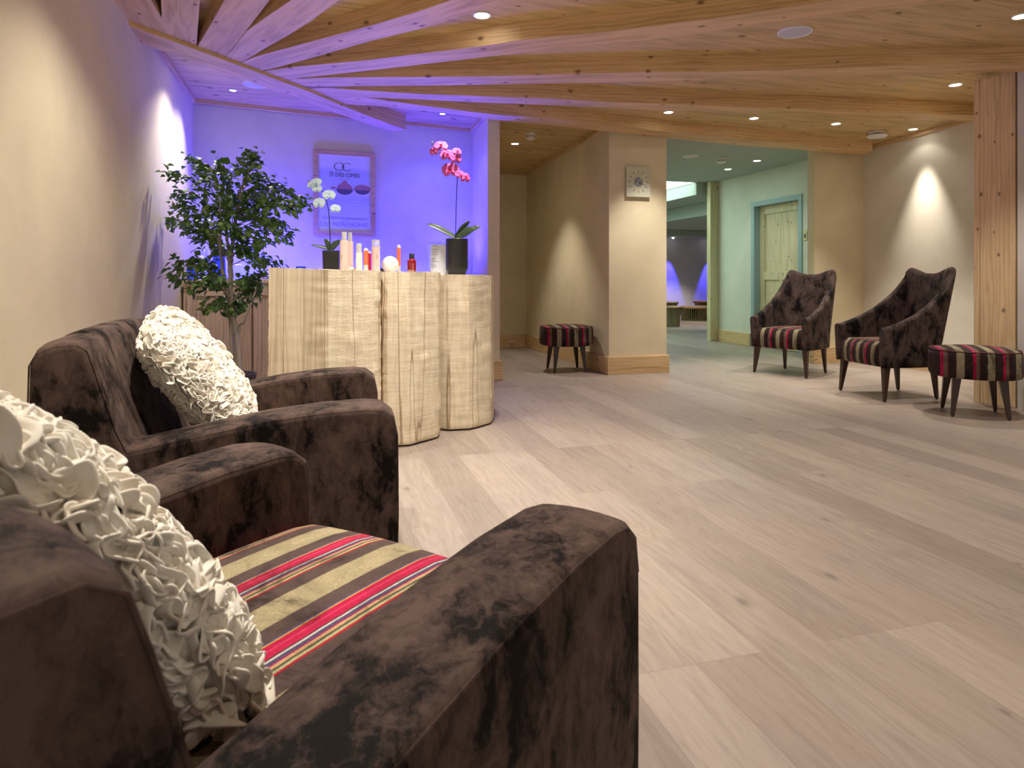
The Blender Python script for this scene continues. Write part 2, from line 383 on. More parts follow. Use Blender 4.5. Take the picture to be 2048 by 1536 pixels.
# ------------------------------------------------------------------ ceiling beams
def beam(label, near, far, dz=0, ext_end=0, mi=0, pa=ZB, depth=None):
    P = [plane(px, py, *pa) for px, py in near]; Q = [plane(px, py, *pa) for px, py in far]
    if ext_end:
        for L in (P, Q):
            d = (L[-1]-L[-2]).normalized(); e = L[-1] + d*ext_end; L.append(e)
    ctr = (P[0]+Q[0])/2; ctr.z = 0
    dv = ((P[-1]+Q[-1])/2 - (P[0]+Q[0])/2); ang = math.atan2(dv.y, dv.x)
    R = Matrix.Translation(ctr) @ Matrix.Rotation(ang, 4, 'Z'); Ri = R.inverted()
    bm = B()
    a = []; b = []
    for p in P + Q[::-1]:
        lo = p.copy(); lo.z += dz; hi = Vector((p.x, p.y, zc(p.x, p.y)+.03))
        a.append(bm.verts.new(Ri@lo)); b.append(bm.verts.new(Ri@hi))
    n = len(a)
    bm.faces.new(a); bm.faces.new(b[::-1])
    for i in range(n): bm.faces.new((a[i], a[(i+1)%n], b[(i+1)%n], b[i]))
    bmesh.ops.triangulate(bm, faces=[f for f in bm.faces if len(f.verts) > 4])
    o = obj('ceiling_beam', bm, M_beams[mi % 3]); o.matrix_world = R
    tag(o, label, 'beam', 'exposed ceiling beams')
    return o
beam('spruce ceiling beam against the left plaster wall, leftmost of the fan', [(262,50),(225.5,0)], [(347,80),(322.5,36),(301,0)], .004, 3.4, 0)
beam('broad spruce ceiling beam running straight up beside the leftmost one', [(345,82),(323.5,37),(322,0)], [(391,101),(393,95.7),(399.7,0)], .003, 3.0, 1)
beam('spruce ceiling beam with swirling grain, third from the left wall', [(392,101),(394,95.7),(423,47),(449.5,0)], [(452,122),(456,108),(493.5,60.5),(540,0)], .002, 2.6, 2)
beam('spruce ceiling beam fourth from the left wall in the fan', [(448,124),(457,108),(493.5,62.5),(532,35),(583,0)], [(474,134),(478,128),(532.5,95.7),(581,68),(620,44),(678,0)], .001, 2.6, 0)
beam('spruce ceiling beam passing left of the large ceiling spotlight', [(468,133),(478,128),(507,115),(560,100),(620,84),(697.7,63),(746.5,50),(832,24.4),(903,0)], [(514,148),(517,143.5),(560,133),(620,117),(697,95),(746,80.6),(844,57),(990,10)], 0, 2.8, 1)
beam('spruce ceiling beam passing just beyond the large ceiling spotlight', [(512,148),(521,143.5),(600,133),(722,122),(820,110),(905,100),(966,92),(1039,80.6),(1100,74.5),(1198,64.7),(1295,53.7),(1442,34),(1600,11)], [(565,166),(600,156),(741.6,141),(844,129),(886,124),(1000,111),(1100,100),(1295,80),(1442,62),(1600,41.6),(1687.5,31.7),(1797,16.4),(1917,1)], .001, 1.2, 2)
beam('spruce ceiling beam that rests on the wooden post', [(545,160),(661,155.8),(751,155),(844,154.5),(966,153.3),(1100,149.4),(1222,146),(1344,144),(1442,143.6),(1600,138.5),(1775,133),(1937,129),(2040,127)], [(585,180),(600,173.3),(722,172.6),(844,171.6),(966,170),(1100,167.5),(1222,165),(1344,162.5),(1442,161),(1600,156),(1775,152),(1937,147.5),(2046,144)], .002, .25, 0)
beam('spruce ceiling beam behind the wooden post, second from the far wall', [(590,176),(661,177),(746.5,183),(844,189),(930,191.7),(1003,194.6),(1100,197.5),(1222,205),(1344,208.7),(1466,214.4),(1600,217.5),(1731,223),(1823,226.4),(1943,231),(1985,232)], [(636,200),(727,195.3),(844,199.5),(927,204),(1003,207.5),(1100,210.5),(1222,217),(1344,221.5),(1466,226.5),(1600,231),(1731,236),(1823,239.5),(1924,244),(1975,246)], .003, 0, 1)
beam('farthest spruce ceiling beam, running above the clock and the passage', [(640,190),(727,195.5),(868.5,215),(954,226),(1003,231),(1100,237.5),(1161,244),(1334,265),(1466,277),(1600,290.5),(1661,295),(1722,300.8),(1745,303)], [(645,208),(746,212),(888,226),(946.7,235),(976,238.5),(1100,252),(1217,264),(1334,277.5),(1466,290),(1600,300.5),(1650,305),(1722,311.7)], .004, 0, 2)
ZD = (ZB[0]-.022, ZB[1], ZB[2])
dg_ = beam('diagonal spruce ceiling beam carrying the fan, crossing above the tree and counter', [(250,47),(262,52),(392,99.6),(478,131),(620,184),(673,207),(746,236),(803,256),(812,260)], [(270,82),(288,89),(392,125),(491.5,161),(527,174),(600,200),(678,228),(746,251.5),(780,262)], 0, 0, 1, ZD)
# the post under the beam
pB, pC = Vector((5.055, 4.16)), Vector((5.14, 3.885))
d = (pC-pB).normalized(); nrm = Vector((-d.y, d.x))
if nrm.x < 0: nrm = -nrm
ang = math.atan2(d.y, d.x)
bm = B(); L = (pC-pB).length
box(bm, 0.045, L, 0, .20, 0, 2.60)
ps = thing('wooden_post', 'knotty spruce post standing behind the striped stool at right', 'post', (pB.x, pB.y, 0), ang)
o = obj('post_core', bm, M_pinez, ps, bevel=.004, seg=2)
bm = B(); box(bm, 0, .043, 0.003, .20, 0, 2.60); obj('facing_board', bm, M_pinez, ps, bevel=.003, seg=2)

# ------------------------------------------------------------------ ceiling fittings and their light
def spot(loc, power, size, blend=.6, col=(1,.86,.68), target=None, rad=.03, name='spot_light'):
    l = bpy.data.lights.new(name, 'SPOT'); l.energy = power; l.spot_size = math.radians(size); l.spot_blend = blend; l.color = col; l.shadow_soft_size = rad
    o = bpy.data.objects.new(name, l); C.objects.link(o); o.location = loc
    if target is not None:
        o.rotation_euler = (Vector(target)-Vector(loc)).to_track_quat('-Z', 'Y').to_euler()
    return o
WARM = (1, .92, .80)
def downlight(px, py, label, power=60, size=80, blend=.7, r=.042, glow=M_glow, col=WARM, pa=ZC, name='recessed_spotlight', target=None, pos=None, group='recessed ceiling spotlights'):
    p = plane(px, py, *pa) if pos is None else Vector(pos)
    t = thing(name, label, 'light', p, 0, group)
    bm = B(); lathe(bm, [(r*1.22, .004), (r*1.22, -.004), (r*1.02, -.006), (r, -.001), (r, .004)], 28); obj('trim_ring', bm, M_white, t, smooth=True)
    bm = B(); lathe(bm, [(r*.99, .003), (r*.99, -.002)], 28); obj('lens', bm, glow, t)
    if power: spot(p-Vector((0,0,.02)), power, size, blend, col, None if target is None else target)
    return p
P0 = downlight(964, 30, 'large bright recessed spotlight at the top, between two beams above the counter', 85, 95, .8, .05)
downlight(2042, 32, 'recessed spotlight at the top right edge of the ceiling', 70, 90, .7, .045)
downlight(1911, 169, 'recessed spotlight just left of the wooden post', 62, 88, .7, .045)
downlight(1337, 224, 'recessed spotlight above the clock, leftmost of the row of four', 75, 80, .7)
downlight(1508, 236, 'recessed spotlight above the passage, second of the row of four', 75, 80, .7)
downlight(1672, 247, 'recessed spotlight above the far armchair, third of the row of four', 80, 80, .7)
pw = downlight(1826, 258, 'recessed spotlight nearest the right wall, last of the row of four', 1.5, 118, .35)
spot(pw-Vector((0,0,.02)), 125, 50, 1, WARM, (pw.x+.04, pw.y, 0))
pa_ = downlight(1030, 287, 'recessed spotlight in the alcove ceiling behind the counter wall', 60, 80, .7)
downlight(466, 180, 'small bluish spotlight in the ceiling left of the diagonal beam', 30, 84, .8, .028, M_bglow, (.9,.88,1), target=(-1.3, 5.6, .8))
downlight(885, 227, 'small bluish spotlight in the ceiling right of the diagonal beam', 6, 110, .6, .026, M_bglow, (.3,.3,1))
downlight(0, 0, 'recessed spotlight behind the diagonal beam, washing the left wall and the tree', 42, 120, .9, pos=(-.82, 5.66, zc(-.82, 5.66)-.001), col=(1,.93,.85))
ZK = (2.548, 0, 0)
downlight(1456, 338, 'recessed spotlight in the green passage ceiling, farther of the pair', 12, 100, .7, .045, M_glow, (.92,1,.88), ZK)
downlight(1514, 321, 'recessed spotlight in the green passage ceiling, nearer of the pair', 12, 100, .7, .045, M_glow, (.92,1,.88), ZK)
# unseen lamps below the beams; all but the first two added as fill light
for (x, y, pwr) in ((.75, 3.15, 155), (-.10, 1.60, 145), (2.6, 1.2, 20), (.9, -.6, 16), (3.9, -.4, 16), (3.5, 2.3, 42), (-.42, 3.35, 66)):
    z = zb(x, y)-.012
    n_ = {(.75): 'recessed spotlight above the floor in front of the timber counter', (-.10): 'recessed spotlight above the two big armchairs', 2.6: 'added fill spotlight above the open floor', .9: 'added fill spotlight, unseen behind the nearest armchair', 3.9: 'added fill spotlight, unseen behind the viewer at the right', 3.5: 'added fill spotlight above the open floor before the stool', -.42: 'added fill spotlight above the armchair next to the left wall'}[x]
    downlight(0, 0, n_, pwr, 104 if x == .75 else 126, 1, pos=(x, y, z))
def disc(px, py, r, name, label, cat, pa=ZC, h=.012):
    p = plane(px, py, *pa); t = thing(name, label, cat, p)
    bm = B(); lathe(bm, [(r, .004), (r, -h*.6), (r*.93, -h), (r*.88, -h*.5), (r*.87, .003)], 48); obj('bezel', bm, M_white, t, smooth=True)
    bm = B(); lathe(bm, [(r*.88, .003), (r*.88, -h*.55), (r*.3, -h*.7), (.003, -h*.72)], 48); obj('grille', bm, plain('grille_grey', (.60,.60,.60), .6), t, smooth=True)
disc(1590, 63, .115, 'ceiling_speaker', 'round white ceiling speaker between two beams at upper right', 'speaker')
disc(512, 168, .11, 'ceiling_speaker', 'round ceiling speaker half hidden behind the diagonal beam', 'speaker')
disc(1381, 312, .10, 'ceiling_speaker', 'round ceiling speaker in the green passage ceiling', 'speaker', ZK)
p = plane(1754, 264, *ZC); t = thing('air_vent', 'round white ceiling vent near the right wall corner', 'vent', p)
bm = B(); lathe(bm, [(.085,.002),(.09,-.01),(.088,-.022),(.06,-.022)], 40); obj('collar', bm, M_white, t, smooth=True)
bm = B(); lathe(bm, [(.062,.0),(.062,-.034)], 40); obj('gap', bm, M_black, t, smooth=True)
bm = B(); lathe(bm, [(.10,-.033),(.103,-.045),(.085,-.06),(.003,-.064)], 40); obj('dish', bm, M_white, t, smooth=True)
def detector(px, py, pa, label, r=.05, h=.05):
    p = plane(px, py, *pa); t = thing('smoke_detector', label, 'smoke detector', p)
    bm = B(); lathe(bm, [(r*1.05,.002),(r*1.05,-h*.35),(r*.95,-h*.4)], 32); obj('mount', bm, M_white, t, smooth=True)
    bm = B(); lathe(bm, [(r*.9,-h*.38),(r*.9,-h*.55),(r*.98,-h*.62),(r*.9,-h*.9),(r*.6,-h),(.002,-h)], 32); obj('housing', bm, M_white, t, smooth=True)
    bm = B()
    for k in range(10):
        a_ = k*PI/5; box(bm, r*.86, r*.97, -.007, .007, -h*.62, -h*.48, Matrix.Rotation(a_, 4, 'Z'))
    obj('slots', bm, M_black, t)
detector(1061, 266, ZC, 'white cylindrical smoke detector on the alcove ceiling', .05, .075)
detector(1442, 317, ZK, 'white smoke detector on the green passage ceiling', .06, .06)

# ------------------------------------------------------------------ passage: door, frame, trim, switch, skylight
dr = thing('door_1', None, None, (6.07, 7.935, 0)); dr['kind'] = 'structure'
M_frame = plain('pale_blue_frame', (.30,.42,.46), .5)
bm = B(); box(bm, -.014, .16, -.54, -.47, 0, 2.12); box(bm, -.014, .16, .47, .54, 0, 2.12); box(bm, -.014, .16, -.47, .47, 2.05, 2.12)
obj('door_frame', bm, M_frame, dr)
bm = B(); box(bm, .10, .14, -.468, .468, .01, 2.048); o = obj('door_leaf', bm, M_door, dr)
bm = B()
for y0, y1, z0, z1 in ((-.468,-.36,.01,2.048), (.36,.468,.01,2.048), (-.36,.36,1.93,2.048), (-.36,.36,.98,1.10), (-.36,.36,.01,.2), (-.03,.03,.2,.98)): box(bm, .085, .10, y0, y1, z0, z1)
obj('door_rails', bm, M_door, dr, bevel=.003, seg=2)
bm = B(); tube(bm, [(.085,-.41,1.02),(.04,-.41,1.02),(.04,-.30,1.02)], .009); obj('door_handle', bm, plain('steel', (.5,.5,.5), .3, 1), dr, smooth=True)
struct('trim_7', box(B(), 5.92, 6.07, 9.33, 9.43, 0, 2.548), wood('pale_trim', (.60,.53,.33), (.52,.44,.26), 2, 4, .1), bevel=.003, seg=2)
sw = thing('light_switch', 'brass coloured light switch plate on the green passage wall', 'switch', (6.07, 7.30, 1.51))
sw.location = (6.07, 7.34, 1.56)
bm = B(); box(bm, -.008, 0, -.04, .04, -.065, .065); obj('plate', bm, plain('brass_plate', (.50,.46,.25), .35, .4), sw, bevel=.003)
bm = B(); box(bm, -.013, -.008, -.016, .016, -.025, .025); obj('rocker', bm, plain('rocker_dark', (.12,.11,.08), .4), sw, bevel=.002)
ct = thing('ceiling_light', 'bright glowing ceiling panel deep in the green passage', 'light', (4.65, 10.7, 2.56))
bm = B(); box(bm, -1.11, 1.11, -1.17, 1.19, .0, .03); obj('diffuser', bm, emis('panel_glow', (.80,1,.88), 2.6), ct)
bm = B(); box(bm, -1.14, -1.11, -1.19, 1.2, -.012, .03); box(bm, 1.11, 1.14-.02, -1.19, 1.2, -.012, .03); box(bm, -1.11, 1.11, -1.19, -1.17, -.012, .03); obj('panel_frame', bm, M_white, ct)

def area(loc, sx, sy, power, col, rot=(0,0,0), name='area_light', spread=PI):
    l = bpy.data.lights.new(name, 'AREA'); l.shape = 'RECTANGLE'; l.size = sx; l.size_y = sy; l.energy = power; l.color = col; l.spread = spread
    o = bpy.data.objects.new(name, l); C.objects.link(o); o.location = loc; o.rotation_euler = rot; return o
area((4.65, 10.7, 2.54), 2.2, 2.3, 8, (.4, 1, .60), name='panel_light')
area((5.0, 8.0, 2.52), .8, .8, 3, (.5, 1, .8), name='passage_light')
def spot_fix(x, y, z, tgt, pwr, col, size=70, label=''):
    t = thing('spotlight', label, 'light', (x, y, z))
    bm = B(); lathe(bm, [(.025,0),(.025,-.03)], 16); obj('lamp_body', bm, M_bglow, t)
    spot((x, y, z-.04), pwr, size, .5, col, tgt, .02)
for k, (px, l_) in enumerate(((1337, 'tiny blue spotlight on the soffit deep in the passage, at its left'), (1421, 'tiny blue spotlight on the soffit deep in the passage, at its right'))):
    q = at(px, 10); xw = 16.4*q.x/q.y; spot_fix(xw, 16.15, 2.11, (xw, 16.42, .2), 260, (.06, .05, 1), 38, l_)
for q in (at(1375, 17.2), at(1385, 14.6)):
    spot((q.x, q.y, 2.08), 90, 95, .6, (1, .9, .78), None, .03, 'lounge_fill')  # unseen spots added to brighten the far wall and the stools

# slatted stools deep in the passage
def slat_stool(px, Y, r, h, rb, label, m1, m2):
    q = at(px, Y); t = thing('slatted_stool', label, 'stool', (q.x, q.y, 0), 0, 'slatted stools in the far lounge')
    bm = B(); lathe(bm, [(r*.9, h-.05),(r, h-.04),(r, h-.015),(r*.9, h),(.002, h+.005)], 40); obj('seat', bm, m1, t, smooth=True)
    bm = B()
    for k in range(44):
        a_ = 2*PI*k/44; Mx = Matrix.Rotation(a_, 4, 'Z')
        vs = [Mx@Vector(v) for v in ((r*.93,-.006,h-.04),(r*.93,.006,h-.04),(rb*1.03,.006,h*.45),(rb*1.03,-.006,h*.45),(rb,.006,0),(rb,-.006,0),(rb*.85,.006,0),(rb*.85,-.006,0),(r*.6,-.006,h-.04),(r*.6,.006,h-.04))]
        v = [bm.verts.new(c) for c in vs]
        for f in ((0,1,2,3),(3,2,4,5),(5,4,6,7),(8,0,3,7),(1,9,6,2),(2,6,4),(3,5,7),(9,8,7,6),(0,8,9,1)): bm.faces.new([v[i] for i in f])
    obj('slats', bm, m2, t)
    bm = B(); lathe(bm, [(rb*.82, 0),(rb*.80, h*.4),(r*.55, h-.045)], 30); obj('core', bm, plain('stool_core', (.03,.022,.012), .8), t, smooth=True)
M_sl1 = plain('ochre_seat', (.24,.15,.07), .6); M_sl2 = plain('slat_wood', (.30,.24,.13), .6); M_sl3 = plain('russet_seat', (.16,.06,.04), .7)
slat_stool(1388, 15.9, .43, .34, .30, 'low wide ochre slatted stool in the far blue lounge', M_sl1, M_sl2)
slat_stool(1343, 14.0, .235, .42, .17, 'tall slatted stool beside the column edge in the far lounge', M_sl1, M_sl2)
slat_stool(1414, 17.25, .36, .42, .25, 'russet topped slatted stool behind the low one in the far lounge', M_sl3, M_sl2)
slat_stool(1338, 16.9, .24, .41, .15, 'slatted stool mostly hidden behind the tall one in the far lounge', M_sl1, M_sl2)

# ------------------------------------------------------------------ clock, doorstop
ck = thing('wall_clock', 'square pale glass wall clock on the cream column', 'clock', (0, 0, 0))
ckp = at(1276.5, 6.98, 364); ck.location = (ckp.x, 6.38, ckp.z)
hw, hh = .138, .158
bm = B(); box(bm, -hw, hw, -.028, -.018, -hh, hh)
obj('glass_plate', bm, plain('pale_glass', (.62,.63,.50), .12, Specular_IOR_Level=.7), ck, bevel=.002)
bm = B(); box(bm, -.06, .06, -.018, 0, -.06, .06); obj('mount', bm, M_white, ck)
RX = Matrix.Rotation(PI/2, 4, 'X')
bm = B(); lathe(bm, [(.050, .0285),(.050, .0300),(.046,.0305)], 40, RX); obj('dial', bm, plain('dial_grey', (.27,.30,.32), .3), ck)
M_mk = plain('mark_brown', (.14,.12,.07), .5)
for k in range(12):
    a_ = k*PI/6; r0, r1 = (.092, .116) if k % 3 else (.090, .118)
    bm = B(); box(bm, -.003, .003, -.0295, -.0282, r0, r1, Matrix.Rotation(a_, 4, 'Y')); obj('hour_mark', bm, M_mk, ck)
for nm, a_, l0, l1, w, mt in (('minute_hand', 38, -.04, .105, .003, M_white), ('hour_hand', 122, -.01, .042, .004, plain('hand_dark', (.12,.12,.12), .4)), ('second_hand', 113, -.02, .09, .0012, plain('hand_tan', (.35,.28,.18), .4))):
    bm = B(); box(bm, -w, w, -.034, -.0325, l0, l1, Matrix.Rotation(math.radians(a_), 4, 'Y')); obj(nm, bm, mt, ck)
ds = at(1031.5, 9.35); t = thing('door_stop', 'small white door stop on the alcove floor against the baseboard', 'door stop', (ds.x, 9.19, 0))
bm = B(); lathe(bm, [(.012,0),(.010,.04),(.011,.075)], 16); obj('pin', bm, plain('tan_pin', (.30,.24,.16), .5), t, smooth=True)
bm = B(); lathe(bm, [(.012,.072),(.022,.085),(.02,.098),(.003,.104)], 16); obj('cap', bm, M_white, t, smooth=True)

# ------------------------------------------------------------------ poster on the back wall
bd = (bB-bA).normalized(); wang = math.atan2(bd.y, bd.x)
def on_back(px):                                            # point of the back wall seen in column px
    k = Vector(at(px, 1.0)[:2]); den = k.x*bd.y - k.y*bd.x
    Y = (bA.x*bd.y - bA.y*bd.x)/den
    return k*Y, Y
pl, Yl = on_back(626); pr, Yr = on_back(750); pm = (pl+pr)/2; Ym = (Yl+Yr)/2
ptop = 1+(557-302.5)*Ym/F; pbot = 1+(557-472.5)*Ym/F; PW = (pr-pl).length; PH = ptop-pbot
pp = thing('framed_poster', 'framed spa poster with stones on water hanging on the blue lit wall', 'poster', (pm.x, pm.y, (ptop+pbot)/2), wang)
M_pframe = wood('poster_frame_wood', (.62,.42,.24), (.50,.32,.16), 0, 2)
fw = .048; w2, h2 = PW/2, PH/2
bm = B(); box(bm, -w2, w2, -.022, -.002, h2-fw, h2); box(bm, -w2, w2, -.022, -.002, -h2, -h2+fw); box(bm, -w2, -w2+fw, -.022, -.002, -h2+fw, h2-fw); box(bm, w2-fw, w2, -.022, -.002, -h2+fw, h2-fw)
obj('picture_frame', bm, M_pframe, pp, bevel=.003, seg=2)
a = N('poster_print'); v = a.co('Object'); x, y, z = a.sep(v)
bg = a.ramp(a.math('ADD', a.math('DIVIDE', z, PH), .5), [(0, (.62,.66,.78)), (.33, (.50,.54,.74)), (.42, (.42,.48,.72)), (.5, (.62,.64,.82)), (.75, (.45,.52,.80)), (.82, (.70,.72,.84)), (1, (.72,.74,.84))])
w = a.n('ShaderNodeTexWave', wave_type='RINGS', rings_direction='SPHERICAL'); a.set(w, 'Vector', a.comb(a.math('MULTIPLY', x, .6), 0, a.math('MULTIPLY', a.math('ADD', z, .05), 2.4))); a.set(w, 'Scale', 5); a.set(w, 'Distortion', .6)
below = a.math('LESS_THAN', z, -.06)
bg = a.mix(a.math('MULTIPLY', a.math('MULTIPLY', below, w.outputs['Fac']), .25), bg, (.85,.87,.95))
a.p(Base_Color=bg, Roughness=.5, Coat_Weight=.6, Coat_Roughness=.08); M_print = a.m
bm = B(); box(bm, -w2+fw-.004, w2-fw+.004, -.010, -.003, -h2+fw-.004, h2-fw+.004); obj('print', bm, M_print, pp)
def ell(bm, cx, cz, rx, rz, y=-.0112, n=28, top=True, bot=True, k=2.0):
    vs = []
    for i in range(n):
        a_ = 2*PI*i/n; s_ = math.sin(a_)
        zz = cz + rz*s_*(1 if (s_ > 0 and top) or (s_ < 0 and bot) else .05)
        vs.append(bm.verts.new((cx+rx*math.cos(a_), y, zz)))
    bm.faces.new(vs)
bm = B(); ell(bm, .0, .045, .078, .060, bot=False); ell(bm, .175, .045, .090, .050, bot=False); ell(bm, -.11, .045, .03, .02, bot=False); ell(bm, .0, .095, .030, .035, -.0114)
obj('printed_stones', bm, plain('stone_print', (.40,.20,.24), .6), pp)
bm = B(); ell(bm, .0, .042, .082, .055, top=False); ell(bm, .175, .042, .075, .045, top=False); obj('printed_reflections', bm, plain('stone_shadow_print', (.12,.10,.16), .6), pp)
bm = B()
for (cx, cz) in ((-.055, h2-.16), (.025, h2-.16)):
    for i in range(32):
        a0, a1 = 2*PI*i/32, 2*PI*(i+1)/32
        if cx > 0 and (a0 < .75 or a1 > 2*PI-.75): continue
        r0 = .036 + .008*0; th = .004+.004*abs(math.cos(a0))
        q = [(cx+(r0)*1.15*math.cos(t_), cz+r0*math.sin(t_)) for t_ in (a0, a1)] + [(cx+(r0+th)*1.15*math.cos(t_), cz+(r0+th)*math.sin(t_)) for t_ in (a1, a0)]
        bm.faces.new([bm.verts.new((x_, -.0112, z_)) for x_, z_ in q])
obj('monogram', bm, plain('print_ink', (.10,.10,.16), .6), pp)
M_ink = plain('print_ink_grey', (.13,.13,.20), .6); M_ink2 = plain('print_ink_pale', (.30,.32,.48), .6)
TM = lambda x_, z_: Matrix.Translation((x_, -.0112, z_)) @ Matrix.Rotation(PI/2, 4, 'X')
text('brand_line', '\u00d4 DES CIMES', .055, M_ink, pp, TM(0, h2-.245), sx=.95)
bm = B(); box(bm, -.055, .055, -.0114, -.0108, h2-.288, h2-.284); obj('small_line', bm, M_ink2, pp)
text('slogan_line', "L'EXP\u00c9RIENCE SENSORIELLE", .036, M_ink2, pp, TM(0, -h2+.175))
text('slogan_line', 'DES MONTAGNES', .066, M_ink2, pp, TM(0, -h2+.115), sx=.9)

# ------------------------------------------------------------------ reception counter
def timber_block(parent, pts, tops, seed, name='timber_block', z0=.012, planed=None):
    # pts: footprint loop; tops: height at each footprint point
    bm = B(); L = []
    n = len(pts)
    for i in range(n):
        p, q = Vector(pts[i]), Vector(pts[(i+1)%n]); d_ = (q-p).length; k = max(1, int(d_/.014))
        for j in range(k): L.append((p.lerp(q, j/k), tops[i]+(tops[(i+1)%n]-tops[i])*j/k, min(j, k-j)/max(1, k)*d_))
    cen = sum((Vector(p) for p in pts), Vector((0,0)))/n
    NZ = 72; rings = []
    for r in range(NZ+1):
        t_ = r/NZ; ring = []
        for p, tz, ed in L:
            z = z0 + (tz-z0)*t_
            o_ = (p-cen).normalized()
            q = Vector((p.x*6, p.y*6, z*30+seed))
            disp = (noise.noise(q)*.0022 + max(0, noise.noise(Vector((p.x*9, p.y*9, z*8+seed*2)))-.15)*.014 + abs(noise.noise(Vector((p.x*2, p.y*2, z*60+seed))))*.0018)
            if ed < .012: disp += noise.noise(Vector((seed, ed*30, z*45)))*.004
            if r == NZ: z += noise.noise(Vector((p.x*50, p.y*50, seed)))*.004
            if r == 0: disp -= .006
            ring.append(bm.verts.new((p.x+o_.x*disp, p.y+o_.y*disp, z)))
        rings.append(ring)
    m_ = len(L)
    for a_, b_ in zip(rings, rings[1:]):
        for i in range(m_): bm.faces.new((a_[i], a_[(i+1)%m_], b_[(i+1)%m_], b_[i]))
    bm.faces.new(rings[-1]); bm.faces.new(rings[0][::-1])
    o = obj(name, bm, [M_timber, M_planed], parent, smooth=True, angle=28)
    if planed is not None:
        for p in o.data.polygons:
            if p.center.x < planed and abs(p.normal.z) < .7: p.material_index = 1
    return o
rc = thing('reception_counter', 'reception counter faced with three rough sawn pale timber blocks', 'counter', (0, 0, 0))
timber_block(rc, [(-.285,3.775),(-.10,3.715),(.023,3.65),(.12,3.665),(.262,3.70),(.305,3.79),(.310,3.86),(-.25,3.89)], [1.060,1.053,1.048,1.046,1.044,1.042,1.04,1.055], 1.0, planed=.023)
timber_block(rc, [(.335,3.985),(.36,3.965),(.49,3.975),(.60,4.05),(.685,4.12),(.712,4.2),(.70,4.25),(.60,4.17),(.48,4.06),(.335,4.05)], [1.040,1.041,1.041,1.041,1.04,1.038,1.036,1.036,1.036,1.036], 5.0)
timber_block(rc, [(.735,4.34),(.78,4.295),(.917,4.285),(.996,4.333),(1.10,4.42),(1.155,4.56),(1.155,4.66),(1.08,4.56),(.98,4.42),(.90,4.37),(.735,4.40)], [1.024,1.026,1.027,1.024,1.020,1.018,1.017,1.02,1.022,1.022,1.022], 9.0)
M_top = plain('worktop_white', (.72,.66,.56), .5)
TOPF = lambda x, y: 1.0355 - .012*max(0, min(1, (x-.45)/.45))
TOPP = [(-.26,3.90),(.305,3.87),(.315,4.06),(.47,4.07),(.60,4.19),(.715,4.28),(.74,4.41),(.90,4.38),(.97,4.43),(1.07,4.57),(1.14,4.68),(1.14,5.20),(.4,4.95),(-.26,4.75)]
bm = B(); prism(bm, TOPP, .99, TOPF); obj('worktop', bm, M_top, rc, bevel=.002)
bm = B(); prism(bm, [(-.24,3.91),(.28,3.89),(.30,4.08),(.46,4.09),(.60,4.21),(.70,4.30),(.74,4.43),(.90,4.40),(1.05,4.57),(1.10,4.70),(1.10,5.05),(.4,4.80),(-.24,4.55)], .0, .989); obj('counter_body', bm, M_cab, rc)
TOPZ = 1.03
def topz(x, y=0): return 1.038 - .012*max(0, min(1, (x-.45)/.45))
def on_top(px, Y, z=TOPZ): q = at(px, Y); return (q.x, q.y, z)
TOPZ = 1.0245

# ------------------------------------------------------------------ products
M_rose = plain('pale_rose_plastic', (.70,.50,.45), .4); M_creamp = plain('cream_plastic', (.70,.66,.60), .35)
M_clear = plain('clear_cap', (.78,.78,.80), .12, Transmission_Weight=.55); M_orange = plain('orange_plastic', (.85,.18,.07), .35)
M_redg = plain('dark_red_glass', (.22,.008,.015), .12, Coat_Weight=.5); M_red = plain('red_plastic', (.50,.02,.03), .3); M_ink3 = plain('red_print', (.45,.05,.06), .5); M_goldp = plain('gold_print', (.45,.30,.12), .4, .5)
def product(name, label, px0, px1, Y, parts, cat='bottle'):
    global TOPZ
    q = at((px0+px1)/2, Y); r = (px1-px0)/2/F*Y; TOPZ = topz(q.x)
    t = thing(name, label, cat, (q.x, q.y, TOPZ), -TH, 'beauty products on the counter')
    for nm, prof, mt in parts(r, Y):
        bm = B(); lathe(bm, prof, 28); obj(nm, bm, mt, t, smooth=True, angle=50)
    return t
def zr(py, Y): return 1+(H0-py)*Y/F-TOPZ
def pump(top, body, cap_r=.6, mt=M_rose):
    def f(r, Y):
        zt, zbd = zr(top, Y), zr(body, Y)
        return [('bottle_body', [(r*.96,0),(r,.004),(r*.97,zbd-.006),(r*.9,zbd),(.001,zbd)], mt),
                ('pump', [(r*.45,zbd),(r*.45,zbd+(zt-zbd)*.35),(r*.2,zbd+(zt-zbd)*.4),(r*.2,zbd+(zt-zbd)*.7),(r*.42,zbd+(zt-zbd)*.72),(r*.42,zbd+(zt-zbd)*.88),(.001,zbd+(zt-zbd)*.9)], M_white),
                ('cap', [(r*cap_r,zbd-.001),(r*cap_r,zt-.004),(r*cap_r*.85,zt),(.001,zt)], M_clear)]
    return f
t = product('pump_bottle', 'tall pale rose pump bottle next to the black orchid pot', 680, 697, 3.95, pump(464, 481))
q_ = thing  # printed marks
def mark(t, x, z0, z1, r, m, w=.004, n=5):
    bm = B()
    for k in range(n):
        zz0 = z0+(z1-z0)*k/n; box(bm, x-w, x+w, -r-.0006, -r+.003, zz0, zz0+(z1-z0)/n*.65)
    obj('print_mark', bm, m, t)
mark(t, -.010, .075, .105, .0235, M_goldp, .002)
t = product('pump_bottle', 'tall rose pump bottle half hidden behind the first one', 693.5, 706.5, 4.10, pump(465, 483, .62))
t = product('pump_bottle', 'small white pump bottle with a clear cap', 711.5, 724.5, 3.95, pump(487, 505, .8, M_creamp)); mark(t, .010, .068, .075, .0165, M_ink3, .0015, 1)
